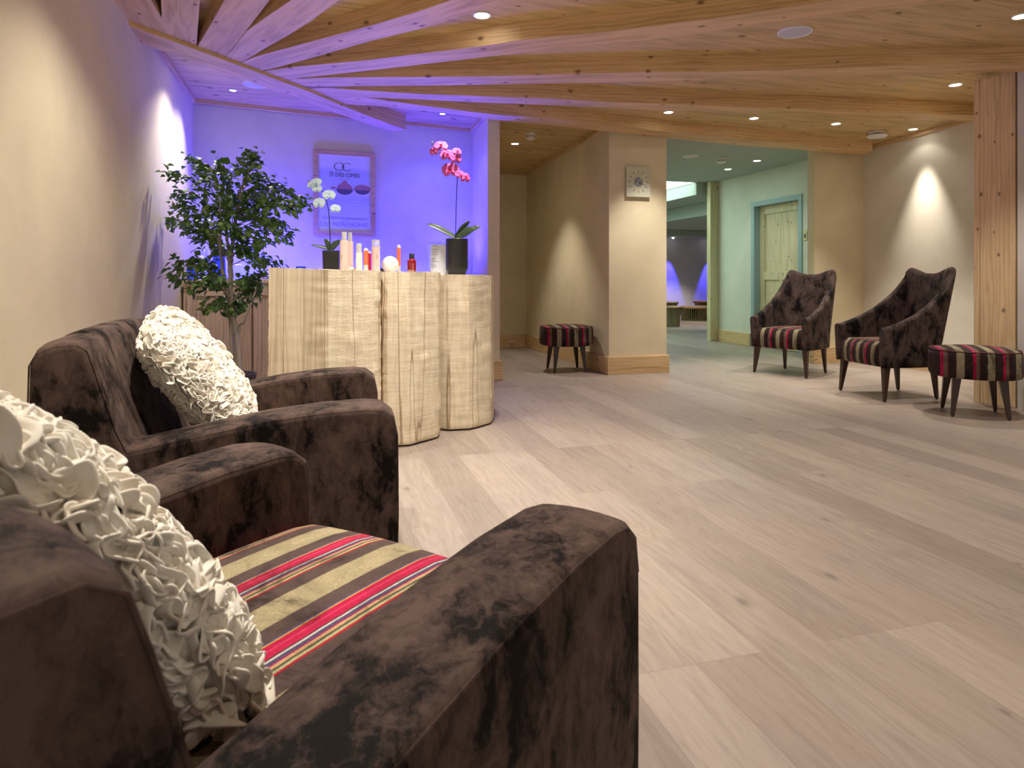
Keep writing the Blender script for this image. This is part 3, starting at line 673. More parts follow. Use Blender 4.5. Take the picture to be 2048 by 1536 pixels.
def tubef(top, capb, wb, colr=M_orange, base=M_creamp):
    def f(r, Y):
        zt, z1, z2 = zr(top, Y), zr(capb, Y), zr(wb, Y)
        return [('tube_base', [(r*.88,0),(r*.95,.003),(r*.97,z2)], base), ('tube_body', [(r*.97,z2),(r,z2+.01),(r,z1-.005),(r*.9,z1)], colr),
                ('cap', [(r*.95,z1-.001),(r,z1+.003),(r*.95,z1+(zt-z1)*.45),(r*.62,z1+(zt-z1)*.5),(r*.62,zt-.001),(.001,zt)], M_white)]
    return f
product('cream_tube', 'short orange tube with white cap in front of a red one', 727, 736.5, 4.10, tubef(496, 501, 530), 'tube')
product('cream_tube', 'red tube with white cap standing behind the short orange one', 735.5, 742.5, 4.28, tubef(502, 506.5, 541, M_red, M_red), 'tube')
def cyl(top, capb):
    def f(r, Y):
        zt, z1 = zr(top, Y), zr(capb, Y)
        return [('bottle_body', [(r*.97,0),(r,.003),(r,z1)], M_rose), ('cap', [(r,z1),(r*1.01,z1+.002),(r*1.01,zt-.003),(r*.95,zt),(.001,zt)], M_clear)]
    return f
t = product('spray_bottle', 'pale rose cylinder bottle with frosted cap beside the white sphere', 743.5, 760, 4.12, cyl(480, 494)); mark(t, .012, .085, .11, .0235, M_ink3, .0015)
def ball(r, Y):
    z_ = .95*r; return [('jar_base', [(r*.35,0),(r*.62,.004)]+[(r*math.cos(a_), z_+r*math.sin(a_)) for a_ in [math.radians(d_) for d_ in range(-50, -1, 8)]]+[(r,z_)], plain('rose_white_base', (.80,.70,.68), .3)),
                        ('jar_lid', [(r,z_)]+[(r*math.cos(a_)+.0001, z_+r*math.sin(a_)) for a_ in [math.radians(d_) for d_ in range(6, 91, 7)]], plain('sphere_white', (.85,.84,.84), .25))]
t = product('round_jar', 'glossy white ball shaped jar on the counter', 763.5, 797, 4.20, ball, 'jar'); mark(t, .022, .060, .064, .047, M_ink3, .002, 1)
product('cream_tube', 'tall orange tube with white cap behind the white ball jar', 793.5, 801.5, 4.42, tubef(489, 496, 532), 'tube')
def redb(r, Y):
    zt, z1, z2 = zr(507, Y), zr(517, Y), zr(522, Y)
    return [('bottle_body', [(r*.95,0),(r,.004),(r,z2-.002),(r*.9,z2+.006),(r*.5,z1),(r*.4,z1+.001)], M_redg), ('cap', [(r*.56,z1-.002),(r*.56,zt-.002),(r*.5,zt),(.001,zt)], M_black)]
t = product('oil_bottle', 'dark red glass bottle with black cap on the counter', 814.5, 832.5, 4.36, redb); mark(t, .012, .03, .065, .0285, M_creamp, .0012, 6); mark(t, .0, .012, .020, .0285, M_rose, .018, 2)
product('small_jar', 'small white lidded jar in front of the pump bottles', 697, 707, 3.90, lambda r, Y: [('jar_body', [(r,0),(r,.02),(.001,.021)], M_creamp), ('lid', [(r*1.05,.021),(r*1.05,.028),(.001,.029)], M_white)], 'jar')
product('small_jar', 'small orange jar lying low between the bottles', 705.5, 713, 4.0, lambda r, Y: [('jar_body', [(r,0),(r,.018),(.001,.019)], M_orange), ('lid', [(r*.9,.019),(r*.9,.024),(.001,.025)], M_rose)], 'jar')
product('small_jar', 'small black jar tucked behind the white ball jar', 760, 769, 4.36, lambda r, Y: [('jar_body', [(r*.8,0),(r,.01),(r,.026),(.001,.028)], M_black), ('lid', [(r*.7,.028),(r*.7,.032),(.001,.033)], M_black)], 'jar')
M_bglass = plain('blue_glass', (.05,.12,.6), .08, Transmission_Weight=.7)
product('candle_holder', 'small blue glass candle holder at the left end of the counter', 592, 612, 3.95, lambda r, Y: [('glass_cup', [(r*.5,0),(r*.9,.008),(r,.022),(r*.93,.034),(r*.8,.034),(r*.85,.02),(r*.4,.01),(.001,.009)], M_bglass), ('candle', [(r*.45,.010),(r*.45,.024),(.001,.025)], M_white)], 'candle holder')
# leaflet holder
TOPZ = topz(.8)
q = at(880, 4.72); lf = thing('leaflet_stand', 'acrylic stand with a printed price sheet beside the black pot', 'stand', (q.x, q.y, TOPZ), -TH-.05)
lw, lh = .0875, zr(482, 4.72)
Ti = Matrix.Rotation(-.12, 4, 'X')
bm = B(); box(bm, -lw, lw, 0, .004, 0, lh, Ti); obj('acrylic_panel', bm, plain('acrylic', (.75,.8,.9), .1, Transmission_Weight=.6), lf)
bm = B(); box(bm, -lw+.018, lw-.018, -.003, 0, .0, lh-.022, Ti); obj('sheet', bm, plain('paper', (.75,.78,.85), .7), lf)
bm = B(); rr = random.Random(3)
for k in range(13):
    bm = B(); zz = lh-.035-k*.0125
    if k in (1, 6, 10): continue
    box(bm, -lw+.024, -lw+.024+rr.uniform(.03, .055), -.0036, -.003, zz, zz+.003, Ti)
    obj('printed_line', bm, M_ink, lf)

# ------------------------------------------------------------------ orchids
def petal(bm, M, L, W, cup=.25, n=7, mi=0, back=0):
    rows = []
    for i in range(n+1):
        t_ = i/n; w_ = W*math.sin(PI*min(1, t_*.93+.07))**.75*(.35+.65*min(1, t_*2.2)); row = []
        for j in range(5):
            s_ = (j-2)/2; row.append(bm.verts.new(M @ Vector((s_*w_, L*t_, -cup*L*t_*t_ + cup*.6*W*s_*s_))))
        rows.append(row)
    for a_, b_ in zip(rows, rows[1:]):
        for j in range(4):
            f = bm.faces.new((a_[j], a_[j+1], b_[j+1], b_[j])); f.material_index = mi; f.smooth = True
def orchid_flower(parent, loc, face, size, m1, m2, roll=0):
    bm = B(); z = Vector(face).normalized(); x_ = Vector((0,0,1)).cross(z).normalized(); y_ = z.cross(x_)
    R = Matrix((x_, y_, z)).transposed().to_4x4(); Mx = Matrix.Translation(loc) @ R @ Matrix.Rotation(roll, 4, 'Z')
    for a_, l_, w_ in ((0, .95, .36), (128, .9, .34), (-128, .9, .34)): petal(bm, Mx @ Matrix.Rotation(math.radians(a_), 4, 'Z'), size*l_, size*w_, .15)
    for a_ in (72, -72): petal(bm, Mx @ Matrix.Translation((0,0,.002)) @ Matrix.Rotation(math.radians(a_), 4, 'Z'), size*1.05, size*.66, .12)
    for a_, l_, w_ in ((180, .62, .24), (140, .42, .24), (-140, .42, .24), (0, .25, .22)): petal(bm, Mx @ Matrix.Translation((0,0,.011)) @ Matrix.Rotation(math.radians(a_), 4, 'Z') @ Matrix.Rotation(.6, 4, 'X'), size*l_, size*w_, -.5, 5, 1)
    me_ = obj('flower', bm, [m1, m2], parent)
    s = me_.modifiers.new('thick', 'SOLIDIFY'); s.thickness = .0012
    return me_
def orchid(label, base_px, Y, pot_px, pot_top, stem, flowers, leaves, mp, ml, bud, potmat, square=False, fs=.032, group='potted orchids'):
    def P(px, py, dy=0): return at(px, Y+dy, py)
    global TOPZ
    q = at(sum(pot_px)/2, Y); TOPZ = topz(q.x); o0 = Vector((q.x, q.y, TOPZ))
    t = thing('potted_orchid', label, 'plant', o0, 0, group)
    r = (pot_px[1]-pot_px[0])/2/F*Y; ht = 1+(H0-pot_top)*Y/F-TOPZ
    bm = B()
    if square:
        lathe(bm, [(r*1.1,0),(r*1.28,.003),(r*1.36,ht-.002),(r*1.28,ht),(r*1.2,ht-.01),(.001,ht-.012)], 4)
        bmesh.ops.rotate(bm, verts=bm.verts, matrix=Matrix.Rotation(PI/4-.2, 3, 'Z'))
        obj('pot', bm, potmat, t, bevel=.004, seg=2)
    else:
        lathe(bm, [(r*.72,0),(r*.80,.006),(r*.80,.012),(r*.97,.035),(r,.06),(r,ht-.004),(r*.96,ht),(r*.9,ht-.003),(r*.88,ht-.02),(.001,ht-.02)], 40)
        obj('pot', bm, potmat, t, smooth=True)
    bm = B(); pts = [P(*s_)-o0 for s_ in stem]; cur = catmull(pts, 6); n = len(cur); tube(bm, cur, [.0035-.0018*i/n for i in range(n)], 8); obj('stem', bm, M_stem, t, smooth=True)
    for fl in flowers:
        px, py, fx, fz = fl[:4]; sc = fl[4] if len(fl) > 4 else 1
        c = P(px, py, -.012)-o0
        d_ = Vector((*cw(fx, -1), fz)); orchid_flower(t, c, d_, fs*sc, mp, ml, fl[5] if len(fl) > 5 else 0)
        k = min(cur, key=lambda v_: (v_-c).length); bm = B(); tube(bm, [k, (k+c)/2+Vector((0,0,.004)), c], .0012, 6); obj('flower_stalk', bm, M_stem, t, smooth=True)
    for px, py in bud:
        bm = B(); c = P(px, py)-o0; lathe(bm, [(.001,-.008),(.006,-.003),(.007,.002),(.003,.008),(.001,.009)], 10, Matrix.Translation(c)); obj('bud', bm, plain('bud_green', (.35,.33,.18), .5), t, smooth=True)
        bm = B(); tube(bm, [cur[-1], c], .0015, 6); obj('bud_stalk', bm, M_stem, t)
    for lf_ in leaves:
        pts = catmull([P(px, py, dy)-o0 for px, py, dy in lf_['p']], 5); n = len(pts); bm = B(); rows = []
        sx_, sy_ = lf_.get('s', (.3, 1)); side = Vector((*cw(sx_, sy_*.45), lf_.get('z', .8))).normalized()
        for i, p_ in enumerate(pts):
            w_ = lf_['w']*math.sin(PI*(.12+.86*i/(n-1)))**.6
            rows.append([bm.verts.new(p_+side*w_*s_+Vector((0,0,abs(s_)*w_*.35))) for s_ in (-1,-.5,0,.5,1)])
        for a_, b_ in zip(rows, rows[1:]):
            for j in range(4): bm.faces.new((a_[j], a_[j+1], b_[j+1], b_[j]))
        o = obj('leaf', bm, M_oleaf, t, smooth=True); s = o.modifiers.new('thick', 'SOLIDIFY'); s.thickness = .0015
    return t
orchid('pink orchid in a matt black round pot at the right end of the counter', 913, 4.60, (891.5, 936), 477.5,
       [(911,480),(912,430),(913.5,380),(914.5,350),(908,325),(893,300),(876,287),(864,290)],
       [(882,293,.1,.3,1.05),(868,303,-.5,-.1,.8),(894,311,.3,.1,1.1),(912,318,.7,0,.95),(914,304,.5,.2,.75),(901,341,-.1,.0,1.35),(920,350,.5,.1,.8),(930,356,.8,.1,.95),(890,308,-.3,.2,.8)],
       [dict(p=[(912,476,0),(893,466,0),(872,455,0),(855,449,0)], w=.022, s=(.2,1)), dict(p=[(913,476,0),(930,470,-.01),(945,460,-.02),(960,454,-.02)], w=.026, s=(-.1,1)), dict(p=[(911,476,.02),(922,460,.03),(932,450,.04),(939,443,.05)], w=.018, s=(.5,1), z=-.5), dict(p=[(914,476,-.02),(922,473,-.03),(935,461,-.05),(948,456,-.06)], w=.024, s=(-.3,1))],
       M_pink, M_mag, [(864.5,285)], M_black, fs=.047)
orchid('white orchid in a square black pot behind the pump bottles', 665, 4.22, (647.5, 681), 501,
       [(661,505),(660,470),(657,420),(650,395),(643,380),(636,372),(628,368)],
       [(633,365,-.2,.2,1),(621,371,-.6,0,.8),(634,378,.1,0,.9),(658,391,.3,.1,1.15),(638,407,-.2,.1,1.2),(671,418,.5,.0,.95),(626,367,-.4,.2,.8)],
       [dict(p=[(662,500,0),(655,498,0),(640,494,0),(623,490,0)], w=.012, s=(.1,1)), dict(p=[(661,500,0),(657,492,0),(654,485,0),(650,478,0)], w=.018, s=(.8,.6), z=.2), dict(p=[(664,500,0),(672,490,0),(676,485,0),(681,480,0)], w=.016, s=(.6,.8), z=-.5), dict(p=[(663,500,-.02),(668,492,-.02),(670,487,-.02),(672,482,-.02)], w=.018, s=(.9,.4), z=-.2)],
       M_wpet, M_wpet, [(618,363)], M_black, True, fs=.036)

# ------------------------------------------------------------------ back cabinet with things on it
cb = thing('sideboard', 'spruce sideboard with plank doors along the blue lit back wall', 'cabinet', (0,0,0))
cq = 6.24
sl = math.tan(wang)
def cf(x_): return 6.20 + (x_-XL)*sl
xe = 1.50
bm = B(); prism(bm, [(XL+.015, cf(XL)+.02), (xe, cf(xe)+.02), (xe, cf(xe)+.50), (XL+.015, cf(XL)+.50)], .05, .955); obj('carcass', bm, M_cab, cb)
bm = B(); prism(bm, [(XL+.012, cf(XL)-.01), (xe, cf(xe)-.01), (xe, cf(xe)+.515), (XL+.012, cf(XL)+.515)], .957, .99); obj('cabinet_top', bm, M_cab, cb, bevel=.003)
dx = .52; x_ = XL+.05
while x_ + dx < xe:
    bm = B(); R_ = Matrix.Translation((x_, cf(x_), 0)) @ Matrix.Rotation(wang, 4, 'Z'); box(bm, 0, dx-.012, -.006, .016, .10, .92, R_)
    d_ = obj('door', bm, M_cab, cb, bevel=.002, seg=1)
    bm = B(); box(bm, 0, .07, -.016, -.006, .10, .92, R_); box(bm, dx-.082, dx-.012, -.016, -.006, .10, .92, R_); box(bm, .07, dx-.082, -.016, -.006, .85, .92, R_); box(bm, .07, dx-.082, -.016, -.006, .10, .17, R_); obj('door_rails', bm, M_cab, d_, bevel=.0015, seg=1)
    bm = B(); lathe(bm, [(.012,0),(.012,.006),(.001,.007)], 16, R_ @ Matrix.Translation((.05,-.0165,.86)) @ RX @ Matrix.Diagonal((.8,3.2,1,1))); obj('finger_hole', bm, M_black, d_)
    x_ += dx
M_glass = plain('clear_glass', (.85,.9,1), .03, Transmission_Weight=1.0, IOR=1.35)
def vase(px, Y, prof, label, mt, name='glass_vase', cat='vase', extra=None):
    q = at(px, Y); t = thing(name, label, cat, (q.x, q.y, .99), 0, 'glassware on the sideboard')
    bm = B(); lathe(bm, prof, 28); obj('vessel', bm, mt, t, smooth=True)
    if extra: bm = B(); lathe(bm, extra, 20); obj('stopper', bm, mt, t, smooth=True)
vase(409, 5.98, [(.05,0),(.065,.01),(.065,.17),(.04,.20),(.03,.215),(.035,.23),(.001,.231)], 'clear glass apothecary jar nearest the left wall, behind the tree', M_glass, extra=[(.02,.23),(.028,.25),(.012,.28),(.001,.285)])
vase(438, 5.98, [(.045,0),(.06,.01),(.05,.24),(.05,.26),(.001,.261)], 'blue glass carafe behind the tree, second from the left wall', M_bglass)
vase(472, 5.98, [(.06,0),(.085,.03),(.09,.08),(.07,.13),(.05,.14),(.001,.141)], 'round clear glass bowl behind the tree trunk', M_glass, 'glass_bowl', 'bowl')
vase(506, 5.98, [(.05,0),(.055,.01),(.055,.19),(.05,.20),(.001,.201)], 'straight clear glass cylinder right of the tree trunk', M_glass)
vase(384, 5.92, [(.035,0),(.04,.01),(.04,.10),(.02,.13),(.02,.16),(.001,.161)], 'small blue glass bottle at the left end of the sideboard', M_bglass, 'glass_bottle', 'bottle')

# blue light: LED strip lying along the back of the sideboard, and projectors on its top
BLUE = (.02, .016, 1)
st_ = thing('led_strip', 'blue LED light strip on the sideboard against the back wall', 'light', (0,0,0))
bm = B(); prism(bm, [(XL+.05, cf(XL)+.46), (1.45, cf(1.45)+.46), (1.45, cf(1.45)+.49), (XL+.05, cf(XL)+.49)], .991, 1.003); obj('diffuser', bm, emis('led_blue', (.12,.15,1), 6), st_)
bm = B(); prism(bm, [(XL+.05, cf(XL)+.45), (1.45, cf(1.45)+.45), (1.45, cf(1.45)+.46), (XL+.05, cf(XL)+.46)], .991, 1.006); obj('channel', bm, plain('alu', (.5,.5,.5), .4, 1), st_)
area((.17, cf(.17)+.36, 1.02), 2.5, .12, 26, BLUE, (PI-.12, 0, wang), 'led_light')
for k, (x_, pw_, l_) in enumerate(((-.45, 62, 'blue uplight on the sideboard below the left part of the wall'), (1.25, 100, 'blue uplight on the sideboard in the right corner'))):
    up = thing('uplight', l_, 'light', (x_, cf(x_)+.22, .99))
    bm = B(); lathe(bm, [(.04,0),(.045,.004),(.045,.03),(.03,.034)], 20); obj('lamp_body', bm, M_black, up, smooth=True)
    bm = B(); lathe(bm, [(.028,.030),(.028,.0345)], 20); obj('lens', bm, emis('led_blue2', (.15,.2,1), 8), up)
    spot((x_, cf(x_)+.22, 1.04), pw_, 130, .9, BLUE, (x_+(.1 if k else 0), cf(x_)+.36, 2.2), .04)
spot((.5, cf(.5)+.12, 1.06), 55, 100, .9, (.16,.13,1), (1.0, 4.4, 2.6), .06, 'blue_beam_wash')

# ------------------------------------------------------------------ ficus tree
tb = at(462, 4.75); tr = thing('ficus_tree', 'leafy potted ficus tree with several pale trunks between armchair and counter', 'tree', (tb.x, tb.y, 0))
rt = random.Random(11)
bm = B(); lathe(bm, [(.13,0),(.14,.01),(.17,.30),(.175,.32),(.16,.32),(.155,.28),(.001,.27)], 36); obj('pot', bm, plain('planter_grey', (.12,.11,.10), .6), tr, smooth=True)
def TP(px, py, dY=0): v_ = at(px, 4.75+dY, py); return Vector((v_.x-tb.x, v_.y-tb.y, v_.z))
trunks = [[(455,1000,0),(462,760,0),(463,640,0),(455,590,0),(446,545,0),(440,470,-.05),(442,400,-.08)],
          [(465,1000,.03),(468,740,.02),(463,650,.03),(462,560,.03),(464,500,.03),(472,430,.02),(481,385,.02),(492,350,0)],
          [(470,1000,-.03),(478,735,-.02),(470,655,-.02),(463,600,0),(458,520,0),(452,440,.05),(455,370,.08)],
          [(468,1000,0),(474,690,.0),(490,640,-.03),(508,590,-.05),(512,575,-.05)]]
for k, tk in enumerate(trunks):
    c_ = catmull([TP(*p_) for p_ in tk], 8)
    for v_ in c_: v_ += Vector((rt.uniform(-.004,.004), rt.uniform(-.004,.004), 0))
    n = len(c_); c_ = [Vector((v_.x, v_.y, max(v_.z, .2))) for v_ in c_]
    bm = B(); tube(bm, c_, [(.016 if k < 3 else .009)*(1-.6*i/n)+.002 for i in range(n)], 8); obj('trunk', bm, M_bark, tr, smooth=True)
# branches: from trunk point to tip, leaves along the outer part
br = [((442,420),(340,345)),((444,430),(385,320)),((446,440),(350,385)),((448,430),(410,330)),((450,450),(440,325)),((455,420),(470,340)),((485,390),(500,305)),((492,370),(512,312)),
      ((478,400),(520,352)),((478,410),(560,370)),((478,420),(610,405)),((476,430),(590,415)),((474,440),(545,440)),((470,450),(572,460)),((470,465),(560,450)),((468,480),(575,475)),((466,490),(530,490)),
      ((444,480),(352,410)),((444,490),(365,430)),((446,500),(340,440)),((448,500),(385,460)),((450,510),(395,480)),((455,520),(430,500)),((462,520),(500,500)),((462,510),(520,520)),((464,530),(555,530)),
      ((450,560),(338,540)),((448,570),(360,520)),((450,575),(350,560)),((452,580),(400,525)),((455,590),(390,575)),((455,600),(420,560)),((462,600),(500,560)),((463,610),(530,548)),((464,600),(520,580)),
      ((470,640),(505,590)),((462,640),(412,608)),((460,650),(440,600)),((465,640),(470,610)),((500,600),(508,575)),((470,470),(450,400)),((470,440),(490,430)),((455,470),(420,420)),((455,450),(470,400)),((466,480),(440,450)),((462,500),(480,465)),((475,425),(535,400)),((476,415),(575,385))]
lb, sb = B(), B()
def leaf(bm, p, d_, L_, W_):
    z_ = d_.normalized(); up = Vector((rt.uniform(-.6,.6), rt.uniform(-.6,.6), 1)).normalized(); s_ = z_.cross(up).normalized(); n_ = s_.cross(z_)
    prof = ((0, .0), (.12, .55), (.32, 1.0), (.6, .75), (.82, .32), (1.0, .0))
    c_ = []; l_ = []; r_ = []
    for t_, w_ in prof:
        m_ = p + z_*L_*t_ - n_*L_*.18*t_*t_
        c_.append(bm.verts.new(m_))
        if w_ > 0: l_.append(bm.verts.new(m_+s_*W_*w_+n_*W_*w_*.35)); r_.append(bm.verts.new(m_-s_*W_*w_+n_*W_*w_*.35))
    for side in (l_, r_):
        bm.faces.new((c_[0], side[0], c_[1]))
        for i in range(3): bm.faces.new((c_[i+1], side[i], side[i+1], c_[i+2]))
        bm.faces.new((c_[4], side[3], c_[5]))
for (a_, b_) in br:
    dY = rt.uniform(-.32, .30)
    if b_[0] < 360: dY = rt.uniform(-.05, .3)
    P_, Q_ = TP(a_[0], a_[1]), TP(b_[0], b_[1], dY)
    mid = (P_+Q_)/2 + Vector((0,0,.06))
    c_ = catmull([P_, mid, Q_], 8); n = len(c_)
    tube(sb, c_, [.004*(1-i/n)+.0012 for i in range(n)], 5)
    ln = (Q_-P_).length; cnt = int(34+ln*85)
    for k in range(cnt):
        t_ = .25+.78*rt.random(); i = min(n-2, int(t_*(n-1))); pt = c_[i].lerp(c_[i+1], min(1, t_*(n-1)-i))
        d_ = (c_[i+1]-c_[i]).normalized() + Vector((rt.uniform(-1,1), rt.uniform(-1,1), rt.uniform(-1.1,.5)))
        pt = pt + Vector((rt.gauss(0,.026), rt.gauss(0,.035), rt.gauss(-.005,.026)))
        L_ = rt.uniform(.038,.060); leaf(lb, pt, d_, L_, L_*.42)
obj('branches', sb, M_bark, tr, smooth=True)
o = obj('foliage', lb, M_leafs, tr); o['kind'] = 'stuff'
for v_ in o.data.vertices:
    if v_.co.x+tb.x < XL+.012: v_.co.x = XL+.012-tb.x

# ------------------------------------------------------------------ big armchairs
def side_profile():
    top = [(0,.075),(0.004,.30),(.002,.53),(-.010,.590),(-.040,.615),(-.09,.622),(-.22,.618),(-.38,.602),(-.52,.578),(-.73,.540)]
    back = [(-.757,.60),(-.785,.70),(-.810,.79),(-.825,.835),(-.85,.850),(-.90,.847),(-.945,.83),(-.96,.80),(-.965,.60),(-.96,.30),(-.955,.075)]
    return top+back
def armchair(label, loc, rz):
    t = thing('armchair', label, 'armchair', loc, rz, 'brown velvet armchairs')
    prof = side_profile()
    for s in (-1, 1):
        bm = B(); y0, y1 = (.31, .49) if s > 0 else (-.49, -.31)
        def crown(x_, z_, y_):
            u_ = abs((y_-(y0+y1)/2)/.09)
            dz = -.009*u_**2 if z_ > .52 else 0
            if x_ < -.68 and z_ > .60:
                ao = abs(y_); dz -= .014*max(0, (ao-.31)/.18)**1.5*min(1, (z_-.6)/.15)
            return z_+dz
        ys = [y0+(y1-y0)*k/6 for k in range(7)]
        cols = [[bm.verts.new((x_, y_, crown(x_, z_, y_))) for x_, z_ in prof] for y_ in ys]
        for a_, b_ in zip(cols, cols[1:]):
            for i in range(len(prof)): bm.faces.new((a_[i], a_[(i+1)%len(prof)], b_[(i+1)%len(prof)], b_[i]))
        bm.faces.new(cols[0]); bm.faces.new(cols[-1][::-1])
        o = obj('arm_panel', bm, M_vel, t, bevel=.016, seg=4); o.modifiers['bevel'].angle_limit = math.radians(50)
        # welt seam along the outer and inner top edge
        for yy in (y0, y1):
            pts = [Vector((x_, yy+(.0045 if yy == y0 else -.0045), crown(x_, z_, yy)-.006)) for x_, z_ in prof[2:-2]]
            pts = [p_ + Vector((-.004 if i < 3 else 0, 0, 0)) for i, p_ in enumerate(pts)]
            bm = B(); tube(bm, pts, .0022, 6); obj('seam_welt', bm, M_vel, t, smooth=True)
    # inner back, slightly recessed between the wings
    bp = [(-.70,.40),(-.725,.50),(-.763,.60),(-.800,.72),(-.828,.815),(-.855,.846),(-.90,.848),(-.94,.835),(-.96,.80),(-.96,.10),(-.68,.10)]
    bm = B(); ys = [-.309+.618*k/10 for k in range(11)]
    cols = [[bm.verts.new((x_-(.0 if z_ < .8 else 0)+.012*(1-(y_/.31)**2)*(1 if i < 4 else 0), y_, z_+(.010*(1-(y_/.31)**2) if z_ > .78 else 0))) for i, (x_, z_) in enumerate(bp)] for y_ in ys]
    for a_, b_ in zip(cols, cols[1:]):
        for i in range(len(bp)): bm.faces.new((a_[i], a_[(i+1)%len(bp)], b_[(i+1)%len(bp)], b_[i]))
    bm.faces.new(cols[0]); bm.faces.new(cols[-1][::-1]); obj('backrest', bm, M_vel, t, bevel=.012, seg=3)
    # seat cushion
    bm = B(); nx, ny = 18, 16; top = []; hx0, hx1, hy = -.74, .012, .306
    def sp(u_, v_):                                   # rounded cushion top
        x_ = hx0+(hx1-hx0)*u_; y_ = -hy+2*hy*v_
        ed = min(1, (1-u_)*(hx1-hx0)/.075); ey = min(1, min(v_, 1-v_)*2*hy/.05)
        z_ = .400 + .052*math.sqrt(max(0, 1-(1-ed)**2))*(.7+.3*u_) + .014*math.sin(PI*v_) + .018*u_*math.sin(PI*min(1,u_)) - .022*(1-math.sqrt(max(0, 1-(1-ey)**2)))
        return (x_, y_, z_)
    us = [i/nx for i in range(nx)]+[.955,.97,.982,.991,.997,1.0]; us = sorted(set(us)); vs_ = [0,.01,.025,.05]+[.1+.8*i/12 for i in range(13)]+[.95,.975,.99,1]
    G = [[bm.verts.new(sp(u_, v_)) for v_ in vs_] for u_ in us]
    for a_, b_ in zip(G, G[1:]):
        for j in range(len(vs_)-1): bm.faces.new((a_[j], b_[j], b_[j+1], a_[j+1]))
    fr = [bm.verts.new((hx1+.004, v_.co.y, .30)) for v_ in G[-1]]; fr2 = [bm.verts.new((hx1-.01, v_.co.y, .10)) for v_ in G[-1]]
    for A_, B_ in ((G[-1], fr), (fr, fr2)):
        for j in range(len(vs_)-1): bm.faces.new((A_[j], B_[j], B_[j+1], A_[j+1]))
    obj('seat_cushion', bm, M_seat, t, smooth=True, angle=80)
    bm = B(); pts = [Vector((g[-1].co if False else (0,0,0))) for g in []]
    bm.free()
    for s in (-1, 1):
        pts = [Vector((hx0+(hx1-hx0)*u_, s*hy*.985, sp(u_, 1 if s > 0 else 0)[2]+.004)) for u_ in us[:-2]]
        bm = B(); tube(bm, pts, .0025, 6); obj('seat_piping', bm, plain('red_piping', (.35,.09,.09), .7), t, smooth=True)
    for x_ in (-.86, -.07):
        for y_ in (-.42, .42):
            bm = B(); lathe(bm, [(.018,0),(.024,.078)], 12, Matrix.Translation((x_, y_, 0))); obj('leg', bm, M_leg, t, smooth=True)
    return t
A1 = math.radians(41.5)
ac1 = armchair('nearest brown velvet armchair with striped seat, filling the lower left corner', (.180, 1.368, 0), A1)
ac2 = copy_tree(ac1); ac2.location = (.215, 2.51, 0); ac2.rotation_euler = (0, 0, 0)
ac2['label'] = 'brown velvet armchair farther back, between the nearest armchair and the timber counter'

